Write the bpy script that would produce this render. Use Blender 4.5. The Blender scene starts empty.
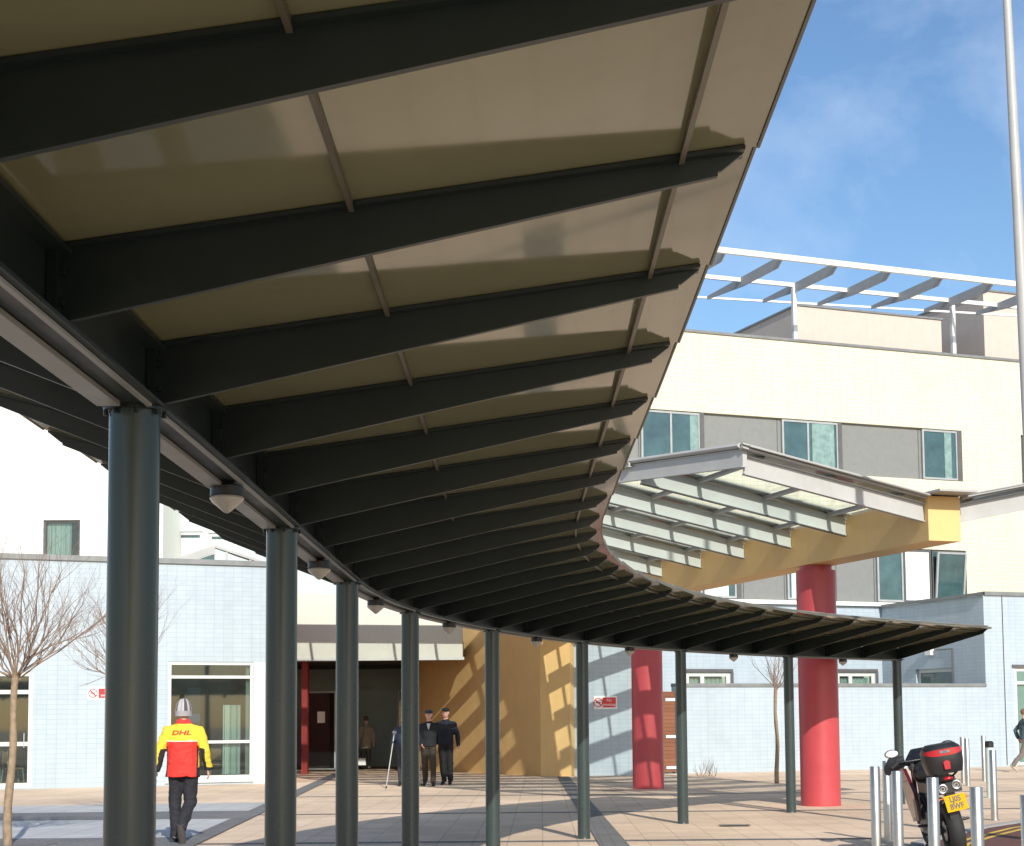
import bpy, bmesh, math, random
from mathutils import Vector, Matrix, noise
random.seed(7)
C = bpy.context.scene
COL = C.collection
R = math.radians
V = Vector
# ------------------------------------------------------------------ camera model (fitted)
F_, PX, PY, PITCH, ROLL, CH = 1600.39, 540.44, 583.70, 0.0848, -0.0084, 1.57
_cp, _sp, _cr, _sr = math.cos(PITCH), math.sin(PITCH), math.cos(ROLL), math.sin(ROLL)
FW = V((0, _cp, _sp)); U0 = V((0, -_sp, _cp)); X0 = V((1, 0, 0))
RT = _cr * X0 + _sr * U0; UP = -_sr * X0 + _cr * U0
EYE = V((0, 0, CH))
def ray(x, y): return FW + RT * ((x - PX) / F_) - UP * ((y - PY) / F_)
def gnd(x, y, z=0.0):
    d = ray(x, y); return EYE + d * ((z - CH) / d.z)
def at(x, y, Y):
    d = ray(x, y); return EYE + d * (Y / d.y)
class Plane:
    """vertical wall frame: origin p0 (XY), running along angle ang; local x = along, y = back, z = up"""
    def __init__(s, p0, ang):
        s.p0 = V((p0[0], p0[1], 0)); s.ang = ang
        s.M = Matrix.Translation(s.p0) @ Matrix.Rotation(ang, 4, 'Z'); s.Mi = s.M.inverted()
    def loc(s, x, y, d=0.0):            # pixel -> local coordinates on the plane y=d
        o = s.Mi @ EYE; r = s.Mi.to_3x3() @ ray(x, y)
        return o + r * ((d - o.y) / r.y)
    def w(s, x, y, z): return s.M @ V((x, y, z))

cam = bpy.data.cameras.new('camera'); co = bpy.data.objects.new('camera', cam); COL.objects.link(co)
m = Matrix.Identity(4)
for i in range(3):
    m[i][0] = RT[i]; m[i][1] = UP[i]; m[i][2] = -FW[i]; m[i][3] = EYE[i]
co.matrix_world = m
cam.sensor_fit = 'HORIZONTAL'; cam.sensor_width = 36; cam.lens = 36 * F_ / 1024
cam.shift_x = (512 - PX) / 1024; cam.shift_y = (PY - 423) / 1024
cam.clip_start = 0.05; cam.clip_end = 3000
C.camera = co
C.view_settings.view_transform = 'Standard'; C.view_settings.look = 'None'
C.view_settings.gamma = 1; C.view_settings.exposure = 0.32
C.cycles.max_bounces = 8; C.cycles.transparent_max_bounces = 16
C.cycles.caustics_reflective = False; C.cycles.caustics_refractive = False

# ------------------------------------------------------------------ light
SAZ = V((-0.26, 0.966)).normalized(); SEL = R(29)
sd = V((SAZ.x * math.cos(SEL), SAZ.y * math.cos(SEL), -math.sin(SEL)))
L = bpy.data.lights.new('sun', 'SUN'); L.energy = 4.0; L.angle = R(0.5); L.color = (1, 0.945, 0.86)
lo = bpy.data.objects.new('sun', L); COL.objects.link(lo); lo.location = (6, -20, 30)
lo.rotation_euler = sd.to_track_quat('-Z', 'Y').to_euler()
W = bpy.data.worlds.new('World'); C.world = W; W.use_nodes = True
nt = W.node_tree; nt.nodes.clear()
def N(nt, t, **k):
    n = nt.nodes.new(t)
    for a, b in k.items():
        if a == 'ins':
            for i, v in b.items(): n.inputs[i].default_value = v
        else: setattr(n, a, b)
    return n
sky = N(nt, 'ShaderNodeTexSky', sky_type='NISHITA', sun_disc=False, sun_elevation=SEL,
        sun_rotation=math.atan2(-SAZ.x, -SAZ.y), altitude=50, air_density=1.0, dust_density=0.9, ozone_density=2.2)
tc = N(nt, 'ShaderNodeTexCoord'); mp = N(nt, 'ShaderNodeMapping', ins={'Scale': (1.0, 1.1, 1.5), 'Rotation': (0.25, 0.35, 0.3)})
no = N(nt, 'ShaderNodeTexNoise', ins={'Scale': 2.2, 'Detail': 10.0, 'Roughness': 0.6, 'Distortion': 0.3})
rp = N(nt, 'ShaderNodeValToRGB'); rp.color_ramp.elements[0].position = 0.52; rp.color_ramp.elements[1].position = 0.78
rp.color_ramp.elements[0].color = (0, 0, 0, 1); rp.color_ramp.elements[1].color = (0.5, 0.5, 0.5, 1)
mx = N(nt, 'ShaderNodeMix', data_type='RGBA'); mx.inputs['B'].default_value = (7.5, 8.2, 9.2, 1)
bg = N(nt, 'ShaderNodeBackground', ins={'Strength': 0.12}); wo = N(nt, 'ShaderNodeOutputWorld')
lk = nt.links.new
lk(tc.outputs['Generated'], mp.inputs['Vector']); lk(mp.outputs[0], no.inputs['Vector']); lk(no.outputs['Fac'], rp.inputs['Fac'])
hs = N(nt, 'ShaderNodeHueSaturation', ins={'Saturation': 1.12, 'Value': 1.10}); lk(sky.outputs[0], hs.inputs['Color']); lk(hs.outputs[0], mx.inputs['A']); lk(rp.outputs[0], mx.inputs['Factor']); lk(mx.outputs['Result'], bg.inputs['Color']); lk(bg.outputs[0], wo.inputs[0])

# ------------------------------------------------------------------ materials
def mat(name, col, rough=0.6, metal=0.0, var=0.12, scale=3.0, bump=0.0, bscale=40.0, coat=0.0, stain=0.0, spec=0.5):
    m = bpy.data.materials.new(name); m.use_nodes = True; t = m.node_tree; b = t.nodes['Principled BSDF']
    b.inputs['Roughness'].default_value = rough; b.inputs['Metallic'].default_value = metal
    b.inputs['Coat Weight'].default_value = coat; b.inputs['Specular IOR Level'].default_value = spec
    c = N(t, 'ShaderNodeTexCoord'); n = N(t, 'ShaderNodeTexNoise', ins={'Scale': scale, 'Detail': 6.0, 'Roughness': 0.65})
    t.links.new(c.outputs['Object'], n.inputs['Vector'])
    mr = N(t, 'ShaderNodeMapRange', ins={'From Min': 0.3, 'From Max': 0.7, 'To Min': 1 - var, 'To Max': 1 + var})
    t.links.new(n.outputs['Fac'], mr.inputs['Value'])
    hs = N(t, 'ShaderNodeHueSaturation', ins={'Color': (*col, 1)}); t.links.new(mr.outputs[0], hs.inputs['Value'])
    out = hs.outputs[0]
    if stain:
        mp = N(t, 'ShaderNodeMapping', ins={'Scale': (6, 6, 0.35)}); n3 = N(t, 'ShaderNodeTexNoise', ins={'Scale': 2.0, 'Detail': 5.0})
        t.links.new(c.outputs['Object'], mp.inputs['Vector']); t.links.new(mp.outputs[0], n3.inputs['Vector'])
        r3 = N(t, 'ShaderNodeMapRange', ins={'From Min': 0.5, 'From Max': 0.8, 'To Min': 0.0, 'To Max': stain})
        t.links.new(n3.outputs['Fac'], r3.inputs['Value'])
        mm = N(t, 'ShaderNodeMix', data_type='RGBA'); mm.inputs['B'].default_value = (col[0] * .5, col[1] * .5, col[2] * .45, 1)
        t.links.new(r3.outputs[0], mm.inputs['Factor']); t.links.new(out, mm.inputs['A']); out = mm.outputs['Result']
    t.links.new(out, b.inputs['Base Color'])
    rr = N(t, 'ShaderNodeMapRange', ins={'From Min': 0.3, 'From Max': 0.7, 'To Min': max(0.02, rough - 0.08), 'To Max': min(1, rough + 0.08)})
    t.links.new(n.outputs['Fac'], rr.inputs['Value']); t.links.new(rr.outputs[0], b.inputs['Roughness'])
    if bump:
        n2 = N(t, 'ShaderNodeTexNoise', ins={'Scale': bscale, 'Detail': 4.0}); t.links.new(c.outputs['Object'], n2.inputs['Vector'])
        bp = N(t, 'ShaderNodeBump', ins={'Strength': bump, 'Distance': 0.01}); t.links.new(n2.outputs['Fac'], bp.inputs['Height'])
        t.links.new(bp.outputs[0], b.inputs['Normal'])
    return m
def tiles(name, c1, c2, mortar, tw, th, ms=0.006, rough=0.35, offset=0.0, flat=False, var=0.1, bump=0.3, bias=0.0):
    m = bpy.data.materials.new(name); m.use_nodes = True; t = m.node_tree; b = t.nodes['Principled BSDF']
    c = N(t, 'ShaderNodeTexCoord'); sx = N(t, 'ShaderNodeSeparateXYZ'); cx = N(t, 'ShaderNodeCombineXYZ')
    t.links.new(c.outputs['Object'], sx.inputs[0]); t.links.new(sx.outputs[0], cx.inputs[0]); t.links.new(sx.outputs[1 if flat else 2], cx.inputs[1])
    br = N(t, 'ShaderNodeTexBrick', ins={'Color1': (*c1, 1), 'Color2': (*c2, 1), 'Mortar': (*mortar, 1), 'Scale': 1.0, 'Mortar Size': ms,
           'Mortar Smooth': 0.2, 'Bias': bias, 'Brick Width': tw, 'Row Height': th}); br.offset = offset; br.squash = 1.0
    t.links.new(cx.outputs[0], br.inputs['Vector'])
    n = N(t, 'ShaderNodeTexNoise', ins={'Scale': 0.7, 'Detail': 8.0, 'Roughness': 0.7}); t.links.new(c.outputs['Object'], n.inputs['Vector'])
    mr = N(t, 'ShaderNodeMapRange', ins={'From Min': 0.3, 'From Max': 0.7, 'To Min': 1 - var, 'To Max': 1 + var}); t.links.new(n.outputs['Fac'], mr.inputs['Value'])
    hs = N(t, 'ShaderNodeHueSaturation'); t.links.new(br.outputs['Color'], hs.inputs['Color']); t.links.new(mr.outputs[0], hs.inputs['Value'])
    out = hs.outputs[0]
    if not flat:
        mp = N(t, 'ShaderNodeMapping', ins={'Scale': (2.2, 2.2, 0.16)}); n3 = N(t, 'ShaderNodeTexNoise', ins={'Scale': 1.6, 'Detail': 7.0, 'Roughness': 0.6})
        t.links.new(c.outputs['Object'], mp.inputs['Vector']); t.links.new(mp.outputs[0], n3.inputs['Vector'])
        r3 = N(t, 'ShaderNodeMapRange', ins={'From Min': 0.45, 'From Max': 0.75, 'To Min': 1.0, 'To Max': 0.93}); t.links.new(n3.outputs['Fac'], r3.inputs['Value'])
        rz = N(t, 'ShaderNodeMapRange', ins={'From Min': 0.0, 'From Max': 0.45, 'To Min': 1.0, 'To Max': 1.0}); t.links.new(sx.outputs[2], rz.inputs['Value'])
        mu = N(t, 'ShaderNodeMath', operation='MULTIPLY'); t.links.new(r3.outputs[0], mu.inputs[0]); t.links.new(rz.outputs[0], mu.inputs[1])
        h2 = N(t, 'ShaderNodeHueSaturation'); t.links.new(out, h2.inputs['Color']); t.links.new(mu.outputs[0], h2.inputs['Value']); out = h2.outputs[0]
    t.links.new(out, b.inputs['Base Color']); b.inputs['Roughness'].default_value = rough
    bp = N(t, 'ShaderNodeBump', ins={'Strength': bump, 'Distance': 0.004}); bp.invert = True
    t.links.new(br.outputs['Fac'], bp.inputs['Height']); t.links.new(bp.outputs[0], b.inputs['Normal'])
    return m
def glassmat(name, tint, trans=0.6, diff=(0.5, 0.6, 0.58), rough=0.03, dw=0.3, tlw=0.5):
    m = bpy.data.materials.new(name); m.use_nodes = True; t = m.node_tree; t.nodes.remove(t.nodes['Principled BSDF'])
    o = t.nodes['Material Output']; lw = N(t, 'ShaderNodeLayerWeight', ins={'Blend': 0.5}); pw = N(t, 'ShaderNodeMath', operation='POWER', ins={1: 5.0}); t.links.new(lw.outputs['Facing'], pw.inputs[0])
    fr = N(t, 'ShaderNodeMath', operation='MULTIPLY_ADD', ins={1: 0.85, 2: 0.05}); t.links.new(pw.outputs[0], fr.inputs[0])
    tr = N(t, 'ShaderNodeBsdfTransparent', ins={'Color': (*tint, 1)}); gl = N(t, 'ShaderNodeBsdfGlossy', ins={'Color': (1, 1, 1, 1), 'Roughness': rough})
    df = N(t, 'ShaderNodeBsdfDiffuse', ins={'Color': (*diff, 1)}); tl = N(t, 'ShaderNodeBsdfTranslucent', ins={'Color': (*diff, 1)})
    a = N(t, 'ShaderNodeMixShader', ins={0: tlw}); t.links.new(df.outputs[0], a.inputs[1]); t.links.new(tl.outputs[0], a.inputs[2])
    nz = N(t, 'ShaderNodeTexNoise', ins={'Scale': 1.5, 'Detail': 6.0}); mr = N(t, 'ShaderNodeMapRange', ins={'From Min': 0.3, 'From Max': 0.7, 'To Min': dw * .75, 'To Max': dw * 1.25})
    c = N(t, 'ShaderNodeTexCoord'); t.links.new(c.outputs['Object'], nz.inputs['Vector']); t.links.new(nz.outputs['Fac'], mr.inputs['Value'])
    bb = N(t, 'ShaderNodeMixShader'); t.links.new(mr.outputs[0], bb.inputs[0]); t.links.new(tr.outputs[0], bb.inputs[1]); t.links.new(a.outputs[0], bb.inputs[2])
    d = N(t, 'ShaderNodeMixShader'); t.links.new(fr.outputs[0], d.inputs[0]); t.links.new(bb.outputs[0], d.inputs[1]); t.links.new(gl.outputs[0], d.inputs[2])
    t.links.new(d.outputs[0], o.inputs[0]); return m

M = {}
M['green'] = mat('dark_green_paint', (0.0075, 0.0150, 0.0135), 0.42, var=0.18, scale=2.5, bump=0.04, bscale=90, stain=0.25)
M['post'] = mat('post_green_paint', (0.038, 0.055, 0.054), 0.28, var=0.08, scale=1.0)
M['soffit'] = mat('glossy_soffit', (0.172, 0.174, 0.102), 0.09, var=0.06, scale=1.2, stain=0.12, coat=0.25)
M['roofing'] = mat('roof_sheet_grey', (0.22, 0.22, 0.21), 0.5, var=0.15)
M['bronze'] = mat('bronze_strip', (0.10, 0.09, 0.065), 0.4, var=0.2)
M['edge'] = mat('dull_edge_metal', (0.13, 0.125, 0.105), 0.5, var=0.25)
M['trim'] = mat('edge_trim', (0.33, 0.30, 0.27), 0.4, var=0.2)
M['tray'] = mat('pale_tray', (0.235, 0.25, 0.245), 0.38, var=0.12, stain=0.2)
M['bolt'] = mat('bolt_steel', (0.5, 0.48, 0.45), 0.35, 0.9)
M['bluetile'] = tiles('pale_blue_tiles', (0.385, 0.458, 0.51), (0.41, 0.482, 0.532), (0.31, 0.38, 0.435), 0.24, 0.12, 0.006, 0.35, 0.0, bump=0.15, var=0.07)
M['creamtile'] = tiles('cream_tiles', (0.66, 0.63, 0.475), (0.70, 0.665, 0.51), (0.52, 0.495, 0.35), 0.30, 0.14, 0.010, 0.45, 0.0, bump=0.15, var=0.05)
M['white'] = mat('white_render', (0.84, 0.83, 0.80), 0.7, var=0.03, stain=0.08)
M['penthouse'] = mat('penthouse_render', (0.56, 0.475, 0.41), 0.7, var=0.05, stain=0.15)
M['palegreen'] = mat('pale_green_panel', (0.50, 0.62, 0.60), 0.5, var=0.05)
M['coping'] = mat('coping_grey', (0.20, 0.21, 0.21), 0.45, 0.2, var=0.15)
M['cladding'] = mat('grey_cladding', (0.20, 0.208, 0.20), 0.45, var=0.06, scale=6)
M['frame_dark'] = mat('dark_window_frame', (0.10, 0.10, 0.10), 0.4)
M['frame_grey'] = mat('grey_window_frame', (0.34, 0.36, 0.36), 0.4)
M['frame_white'] = mat('white_frame', (0.58, 0.60, 0.57), 0.4, var=0.05, stain=0.1)
M['teal'] = mat('teal_reflecting_glass', (0.045, 0.095, 0.10), 0.04, var=0.35, scale=1.3, spec=0.9)
M['window'] = glassmat('clear_glass', (0.72, 0.80, 0.78), dw=0.04)
M['pane'] = glassmat('canopy_glass', (0.86, 0.91, 0.89), diff=(0.66, 0.79, 0.71), dw=0.16, tlw=0.70, rough=0.08)
M['curtain'] = tiles('white_curtain', (0.78, 0.80, 0.74), (0.60, 0.64, 0.60), (0.36, 0.40, 0.38), 0.16, 20.0, 0.012, 0.8, 0.0, bump=0.6)
M['ochre'] = mat('ochre_render', (0.72, 0.48, 0.20), 0.65, var=0.05, scale=2, stain=0.10, bump=0.05, bscale=150)
M['red'] = mat('red_paint', (0.47, 0.060, 0.070), 0.42, var=0.07, scale=2, stain=0.12)
M['galv'] = mat('grey_steel', (0.41, 0.41, 0.395), 0.45, 0.0, var=0.08, scale=2, stain=0.1)
M['galvdark'] = mat('dark_grey_steel', (0.15, 0.16, 0.165), 0.45, 0.2, var=0.1)
M['pergola'] = mat('white_pergola_paint', (0.72, 0.74, 0.73), 0.45, var=0.06)
M['rafter'] = mat('pale_rafter_paint', (0.54, 0.58, 0.55), 0.45, var=0.06, scale=1.5)
M['blade'] = mat('grey_blade', (0.32, 0.33, 0.33), 0.5, var=0.08)
M['stainless'] = mat('brushed_stainless', (0.56, 0.54, 0.51), 0.36, 1.0, var=0.06, scale=3)
M['wood'] = tiles('timber_boards', (0.22, 0.085, 0.035), (0.17, 0.06, 0.025), (0.10, 0.035, 0.015), 8.0, 0.11, 0.008, 0.55, bump=0.5)
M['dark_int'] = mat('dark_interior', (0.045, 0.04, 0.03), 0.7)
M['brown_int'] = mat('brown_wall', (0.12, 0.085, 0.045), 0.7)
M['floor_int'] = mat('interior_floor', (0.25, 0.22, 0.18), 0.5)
M['black'] = mat('black_plastic', (0.018, 0.018, 0.02), 0.38, bump=0.05)
M['rubber'] = mat('tyre_rubber', (0.020, 0.020, 0.021), 0.75, bump=0.4, bscale=90)
M['lens'] = mat('clear_prismatic_lens', (0.36, 0.35, 0.32), 0.22, coat=0.4)
M['bark'] = mat('tree_bark', (0.27, 0.20, 0.13), 0.85, var=0.3, scale=14, bump=0.6, bscale=50)
M['twig'] = mat('red_brown_twigs', (0.235, 0.165, 0.12), 0.8, var=0.25, scale=5)
M['skin'] = mat('skin', (0.60, 0.33, 0.25), 0.5, var=0.06, scale=20)
M['signwhite'] = mat('sign_white', (0.80, 0.80, 0.78), 0.35, var=0.02)
M['signred'] = mat('sign_red', (0.66, 0.03, 0.04), 0.35, var=0.03)
M['ink'] = mat('black_ink', (0.02, 0.02, 0.02), 0.5)
M['yellowpaint'] = mat('worn_yellow_line', (0.66, 0.44, 0.07), 0.8, var=0.25, scale=12)
M['tarmac'] = mat('red_brown_tarmac', (0.145, 0.062, 0.05), 0.9, var=0.25, scale=9, bump=0.8, bscale=160)
M['kerb'] = mat('grey_kerb_stone', (0.34, 0.32, 0.29), 0.8, var=0.15, scale=6, bump=0.3)
M['lightgrey'] = tiles('light_grey_slabs', (0.46, 0.46, 0.455), (0.51, 0.51, 0.50), (0.27, 0.27, 0.27), 0.45, 0.45, 0.008, 0.8, flat=True, var=0.14, bump=0.3)
M['darkgrey'] = tiles('dark_setts_and_shade', (0.155, 0.155, 0.155), (0.20, 0.195, 0.19), (0.10, 0.10, 0.10), 0.30, 0.15, 0.01, 0.8, 0.5, flat=True, var=0.2, bump=0.4)

M['fascia'] = mat('cream_fascia', (0.60, 0.61, 0.53), 0.6, var=0.04, stain=0.1)
M['blind'] = mat('blind_behind_glass', (0.20, 0.30, 0.28), 0.08, var=0.3, scale=4)
# paving: buff slabs, joints, blotches, wear
def paving():
    m = tiles('buff_slabs', (0.72, 0.54, 0.38), (0.80, 0.61, 0.44), (0.56, 0.42, 0.29), 0.45, 0.45, 0.009, 0.82, flat=True, var=0.13, bump=0.5)
    t = m.node_tree; b = t.nodes['Principled BSDF']; src = b.inputs['Base Color'].links[0].from_socket
    c = N(t, 'ShaderNodeTexCoord'); n = N(t, 'ShaderNodeTexNoise', ins={'Scale': 26.0, 'Detail': 5.0, 'Roughness': 0.8}); t.links.new(c.outputs['Object'], n.inputs['Vector'])
    mr = N(t, 'ShaderNodeMapRange', ins={'From Min': 0.3, 'From Max': 0.75, 'To Min': 0.82, 'To Max': 1.12}); t.links.new(n.outputs['Fac'], mr.inputs['Value'])
    n2 = N(t, 'ShaderNodeTexNoise', ins={'Scale': 0.25, 'Detail': 4.0}); t.links.new(c.outputs['Object'], n2.inputs['Vector'])
    m2 = N(t, 'ShaderNodeMapRange', ins={'From Min': 0.35, 'From Max': 0.65, 'To Min': 0.88, 'To Max': 1.08}); t.links.new(n2.outputs['Fac'], m2.inputs['Value'])
    mm = N(t, 'ShaderNodeMath', operation='MULTIPLY'); t.links.new(mr.outputs[0], mm.inputs[0]); t.links.new(m2.outputs[0], mm.inputs[1])
    hs = N(t, 'ShaderNodeHueSaturation'); t.links.new(src, hs.inputs['Color']); t.links.new(mm.outputs[0], hs.inputs['Value']); t.links.new(hs.outputs[0], b.inputs['Base Color'])
    return m
M['paving'] = paving()

# ------------------------------------------------------------------ mesh building
class MB:
    def __init__(s): s.v = []; s.f = []; s.m = []
    def add(s, vs, fs, mi=0):
        k = len(s.v); s.v += [tuple(x) for x in vs]; s.f += [tuple(i + k for i in f) for f in fs]; s.m += [mi] * len(fs); return s
    def box(s, x0, x1, y0, y1, z0, z1, mi=0, T=None):
        vs = [V((x, y, z)) for z in (z0, z1) for y in (y0, y1) for x in (x0, x1)]
        if T is not None: vs = [T @ v for v in vs]
        return s.add(vs, [(0, 2, 3, 1), (4, 5, 7, 6), (0, 1, 5, 4), (2, 6, 7, 3), (0, 4, 6, 2), (1, 3, 7, 5)], mi)
    def tube(s, pts, rad, n=10, mi=0, cap=True, ell=None):
        pts = [V(p) for p in pts]
        if not hasattr(rad, '__len__'): rad = [rad] * len(pts)
        rings = []; prev = None
        for i, p in enumerate(pts):
            d = (pts[min(i + 1, len(pts) - 1)] - pts[max(i - 1, 0)]).normalized()
            if prev is None:
                a = V((1, 0, 0)) if abs(d.x) < 0.9 else V((0, 1, 0))
                a = (a - d * a.dot(d)).normalized()
            else: a = (prev - d * prev.dot(d)).normalized()
            prev = a; b = d.cross(a); r = rad[i]
            ra, rb = r if hasattr(r, '__len__') else (r, r)
            rings.append([p + a * math.cos(2 * math.pi * k / n) * ra + b * math.sin(2 * math.pi * k / n) * rb for k in range(n)])
        vs = [q for r in rings for q in r]; fs = []
        for i in range(len(pts) - 1):
            for k in range(n):
                k2 = (k + 1) % n; fs.append((i * n + k, i * n + k2, (i + 1) * n + k2, (i + 1) * n + k))
        if cap: fs.append(tuple(range(n))[::-1]); fs.append(tuple((len(pts) - 1) * n + k for k in range(n)))
        return s.add(vs, fs, mi)
    def lathe(s, prof, n=24, T=None, mi=0):
        vs = []; fs = []
        for r, z in prof:
            for k in range(n):
                a = 2 * math.pi * k / n; p = V((r * math.cos(a), r * math.sin(a), z)); vs.append(T @ p if T else p)
        for i in range(len(prof) - 1):
            for k in range(n):
                k2 = (k + 1) % n; fs.append((i * n + k, i * n + k2, (i + 1) * n + k2, (i + 1) * n + k))
        fs.append(tuple(range(n))[::-1]); fs.append(tuple((len(prof) - 1) * n + k for k in range(n)))
        return s.add(vs, fs, mi)
    def prism(s, poly, z0, z1, T=None, mi=0):           # poly in xy, extruded in z
        n = len(poly); vs = [V((x, y, z)) for z in (z0, z1) for x, y in poly]
        if T: vs = [T @ v for v in vs]
        fs = [tuple(range(n))[::-1], tuple(range(n, 2 * n))] + [(k, (k + 1) % n, n + (k + 1) % n, n + k) for k in range(n)]
        return s.add(vs, fs, mi)
    def sphere(s, c, r, n=12, mi=0):
        c = V(c); rx, ry, rz = r if hasattr(r, '__len__') else (r, r, r)
        vs = []; fs = []; h = n // 2
        for i in range(1, h):
            for k in range(n):
                a = math.pi * i / h; b = 2 * math.pi * k / n
                vs.append(c + V((rx * math.sin(a) * math.cos(b), ry * math.sin(a) * math.sin(b), rz * math.cos(a))))
        vs += [c + V((0, 0, rz)), c - V((0, 0, rz))]; t = len(vs) - 2
        for i in range(h - 2):
            for k in range(n):
                k2 = (k + 1) % n; fs.append((i * n + k, (i + 1) * n + k, (i + 1) * n + k2, i * n + k2))
        for k in range(n):
            k2 = (k + 1) % n; fs.append((t, k, k2)); fs.append((t + 1, (h - 2) * n + k2, (h - 2) * n + k))
        return s.add(vs, fs, mi)
    def sweep(s, frames, prof, mi=0):                    # frames: (p, out) list ; prof: closed polygon of (u, z)
        n = len(prof); vs = []; fs = []
        for p, o in frames:
            for u, z in prof: vs.append(V((p.x + o.x * u, p.y + o.y * u, z)))
        for i in range(len(frames) - 1):
            for k in range(n):
                k2 = (k + 1) % n; fs.append((i * n + k, i * n + k2, (i + 1) * n + k2, (i + 1) * n + k))
        fs.append(tuple(range(n))[::-1]); fs.append(tuple((len(frames) - 1) * n + k for k in range(n)))
        return s.add(vs, fs, mi)
    def mesh(s, name, mats, smooth=True):
        me = bpy.data.meshes.new(name); me.from_pydata(s.v, [], s.f)
        bm = bmesh.new(); bm.from_mesh(me); bmesh.ops.recalc_face_normals(bm, faces=bm.faces); bm.to_mesh(me); bm.free()
        for x in (mats if isinstance(mats, (list, tuple)) else [mats]): me.materials.append(x)
        me.polygons.foreach_set('material_index', s.m)
        if smooth:
            me.polygons.foreach_set('use_smooth', [True] * len(me.polygons)); me.set_sharp_from_angle(angle=R(38))
        me.update(); return me
def link(name, me, parent=None, MW=None):
    o = bpy.data.objects.new(name, me); COL.objects.link(o)
    if MW is None: MW = Matrix.Identity(4)
    if parent is not None:
        o.parent = parent; o.matrix_basis = WM[parent.name].inverted() @ MW
    else: o.matrix_basis = MW
    WM[o.name] = MW
    return o
WM = {}
def part(name, mb, mats, parent=None, MW=None, smooth=True): return link(name, mb.mesh(name, mats, smooth), parent, MW)
def tag(o, label=None, cat=None, group=None, kind=None):
    for k, v in (('label', label), ('category', cat), ('group', group), ('kind', kind)):
        if v: o[k] = v
    return o
def thing(name, loc, label, cat, group=None, rz=0.0):
    o = bpy.data.objects.new(name, None); COL.objects.link(o); o.empty_display_size = 0.3
    MW = Matrix.Translation(V(loc)) @ Matrix.Rotation(rz, 4, 'Z'); o.matrix_basis = MW; WM[o.name] = MW
    return tag(o, label, cat, group)
def dup(root, MW, label=None):
    def cp(o, par):
        c = o.copy(); COL.objects.link(c)
        if par is not None: c.parent = par
        for ch in kids.get(o.name, []): cp(ch, c)
        return c
    kids = {}
    for o in bpy.data.objects:
        if o.parent: kids.setdefault(o.parent.name, []).append(o)
    c = cp(root, None); c.matrix_basis = MW; WM[c.name] = MW
    if label: c['label'] = label
    return c
def evaluate(me, vox, sm=6):
    o = bpy.data.objects.new('tmp', me); COL.objects.link(o)
    r = o.modifiers.new('r', 'REMESH'); r.mode = 'VOXEL'; r.voxel_size = vox; r.adaptivity = 0
    s = o.modifiers.new('s', 'SMOOTH'); s.iterations = sm; s.factor = 0.5
    dg = bpy.context.evaluated_depsgraph_get(); dg.update()
    n = bpy.data.meshes.new_from_object(o.evaluated_get(dg)); COL.objects.unlink(o); bpy.data.objects.remove(o)
    n.polygons.foreach_set('use_smooth', [True] * len(n.polygons)); return n
def textmesh(s, size, ext=0.002, shear=0.0, bold=0.0):
    cu = bpy.data.curves.new('t', 'FONT'); cu.body = s; cu.size = size; cu.extrude = ext; cu.align_x = 'CENTER'; cu.align_y = 'CENTER'; cu.shear = shear; cu.offset = bold
    cu.resolution_u = 3
    o = bpy.data.objects.new('t', cu); COL.objects.link(o); dg = bpy.context.evaluated_depsgraph_get(); dg.update()
    me = bpy.data.meshes.new_from_object(o.evaluated_get(dg)); COL.objects.unlink(o); bpy.data.objects.remove(o); return me
def put_text(s, size, mat_, parent, MW, ext=0.002, shear=0.0, sx=1.0, name='lettering', bold=0.0):
    me = textmesh(s, size, ext, shear, bold); me.materials.clear(); me.materials.append(mat_)
    return link(name, me, parent, MW @ Matrix.Diagonal((sx, 1, 1, 1)))

# ------------------------------------------------------------------ wall with openings (local x along, z up, front at y=0, back at y=t)
def wall_mb(x0, x1, z0, z1, opens=(), t=0.3, reveal=0.12):
    mb = MB(); xs = sorted({x0, x1, *[a for o in opens for a in o[:2]]}); zs = sorted({z0, z1, *[a for o in opens for a in o[2:4]]})
    xs = [x for x in xs if x0 <= x <= x1]; zs = [z for z in zs if z0 <= z <= z1]
    for i in range(len(xs) - 1):
        for j in range(len(zs) - 1):
            cx, cz = (xs[i] + xs[i + 1]) / 2, (zs[j] + zs[j + 1]) / 2
            if any(o[0] < cx < o[1] and o[2] < cz < o[3] for o in opens): continue
            for y in (0, t): mb.add([(xs[i], y, zs[j]), (xs[i + 1], y, zs[j]), (xs[i + 1], y, zs[j + 1]), (xs[i], y, zs[j + 1])], [(0, 1, 2, 3)])
    for a, b, c, d in list(opens) + [(x0, x1, z0, z1)]:
        for p, q in (((a, c), (b, c)), ((b, c), (b, d)), ((b, d), (a, d)), ((a, d), (a, c))):
            mb.add([(p[0], 0, p[1]), (q[0], 0, q[1]), (q[0], t, q[1]), (p[0], t, p[1])], [(0, 1, 2, 3)])
    return mb
def framebars(a, b, c, d, y0, y1, w, vb=(), hb=()):
    mb = MB()
    mb.box(a, a + w, y0, y1, c, d).box(b - w, b, y0, y1, c, d).box(a + w, b - w, y0, y1, c, c + w).box(a + w, b - w, y0, y1, d - w, d)
    for x in vb: mb.box(x - w / 2, x + w / 2, y0 + .004, y1 - .004, c + w, d - w)
    for z in hb: mb.box(a + w, b - w, y0 + .002, y1 - .002, z - w / 2, z + w / 2)
    return mb
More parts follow.
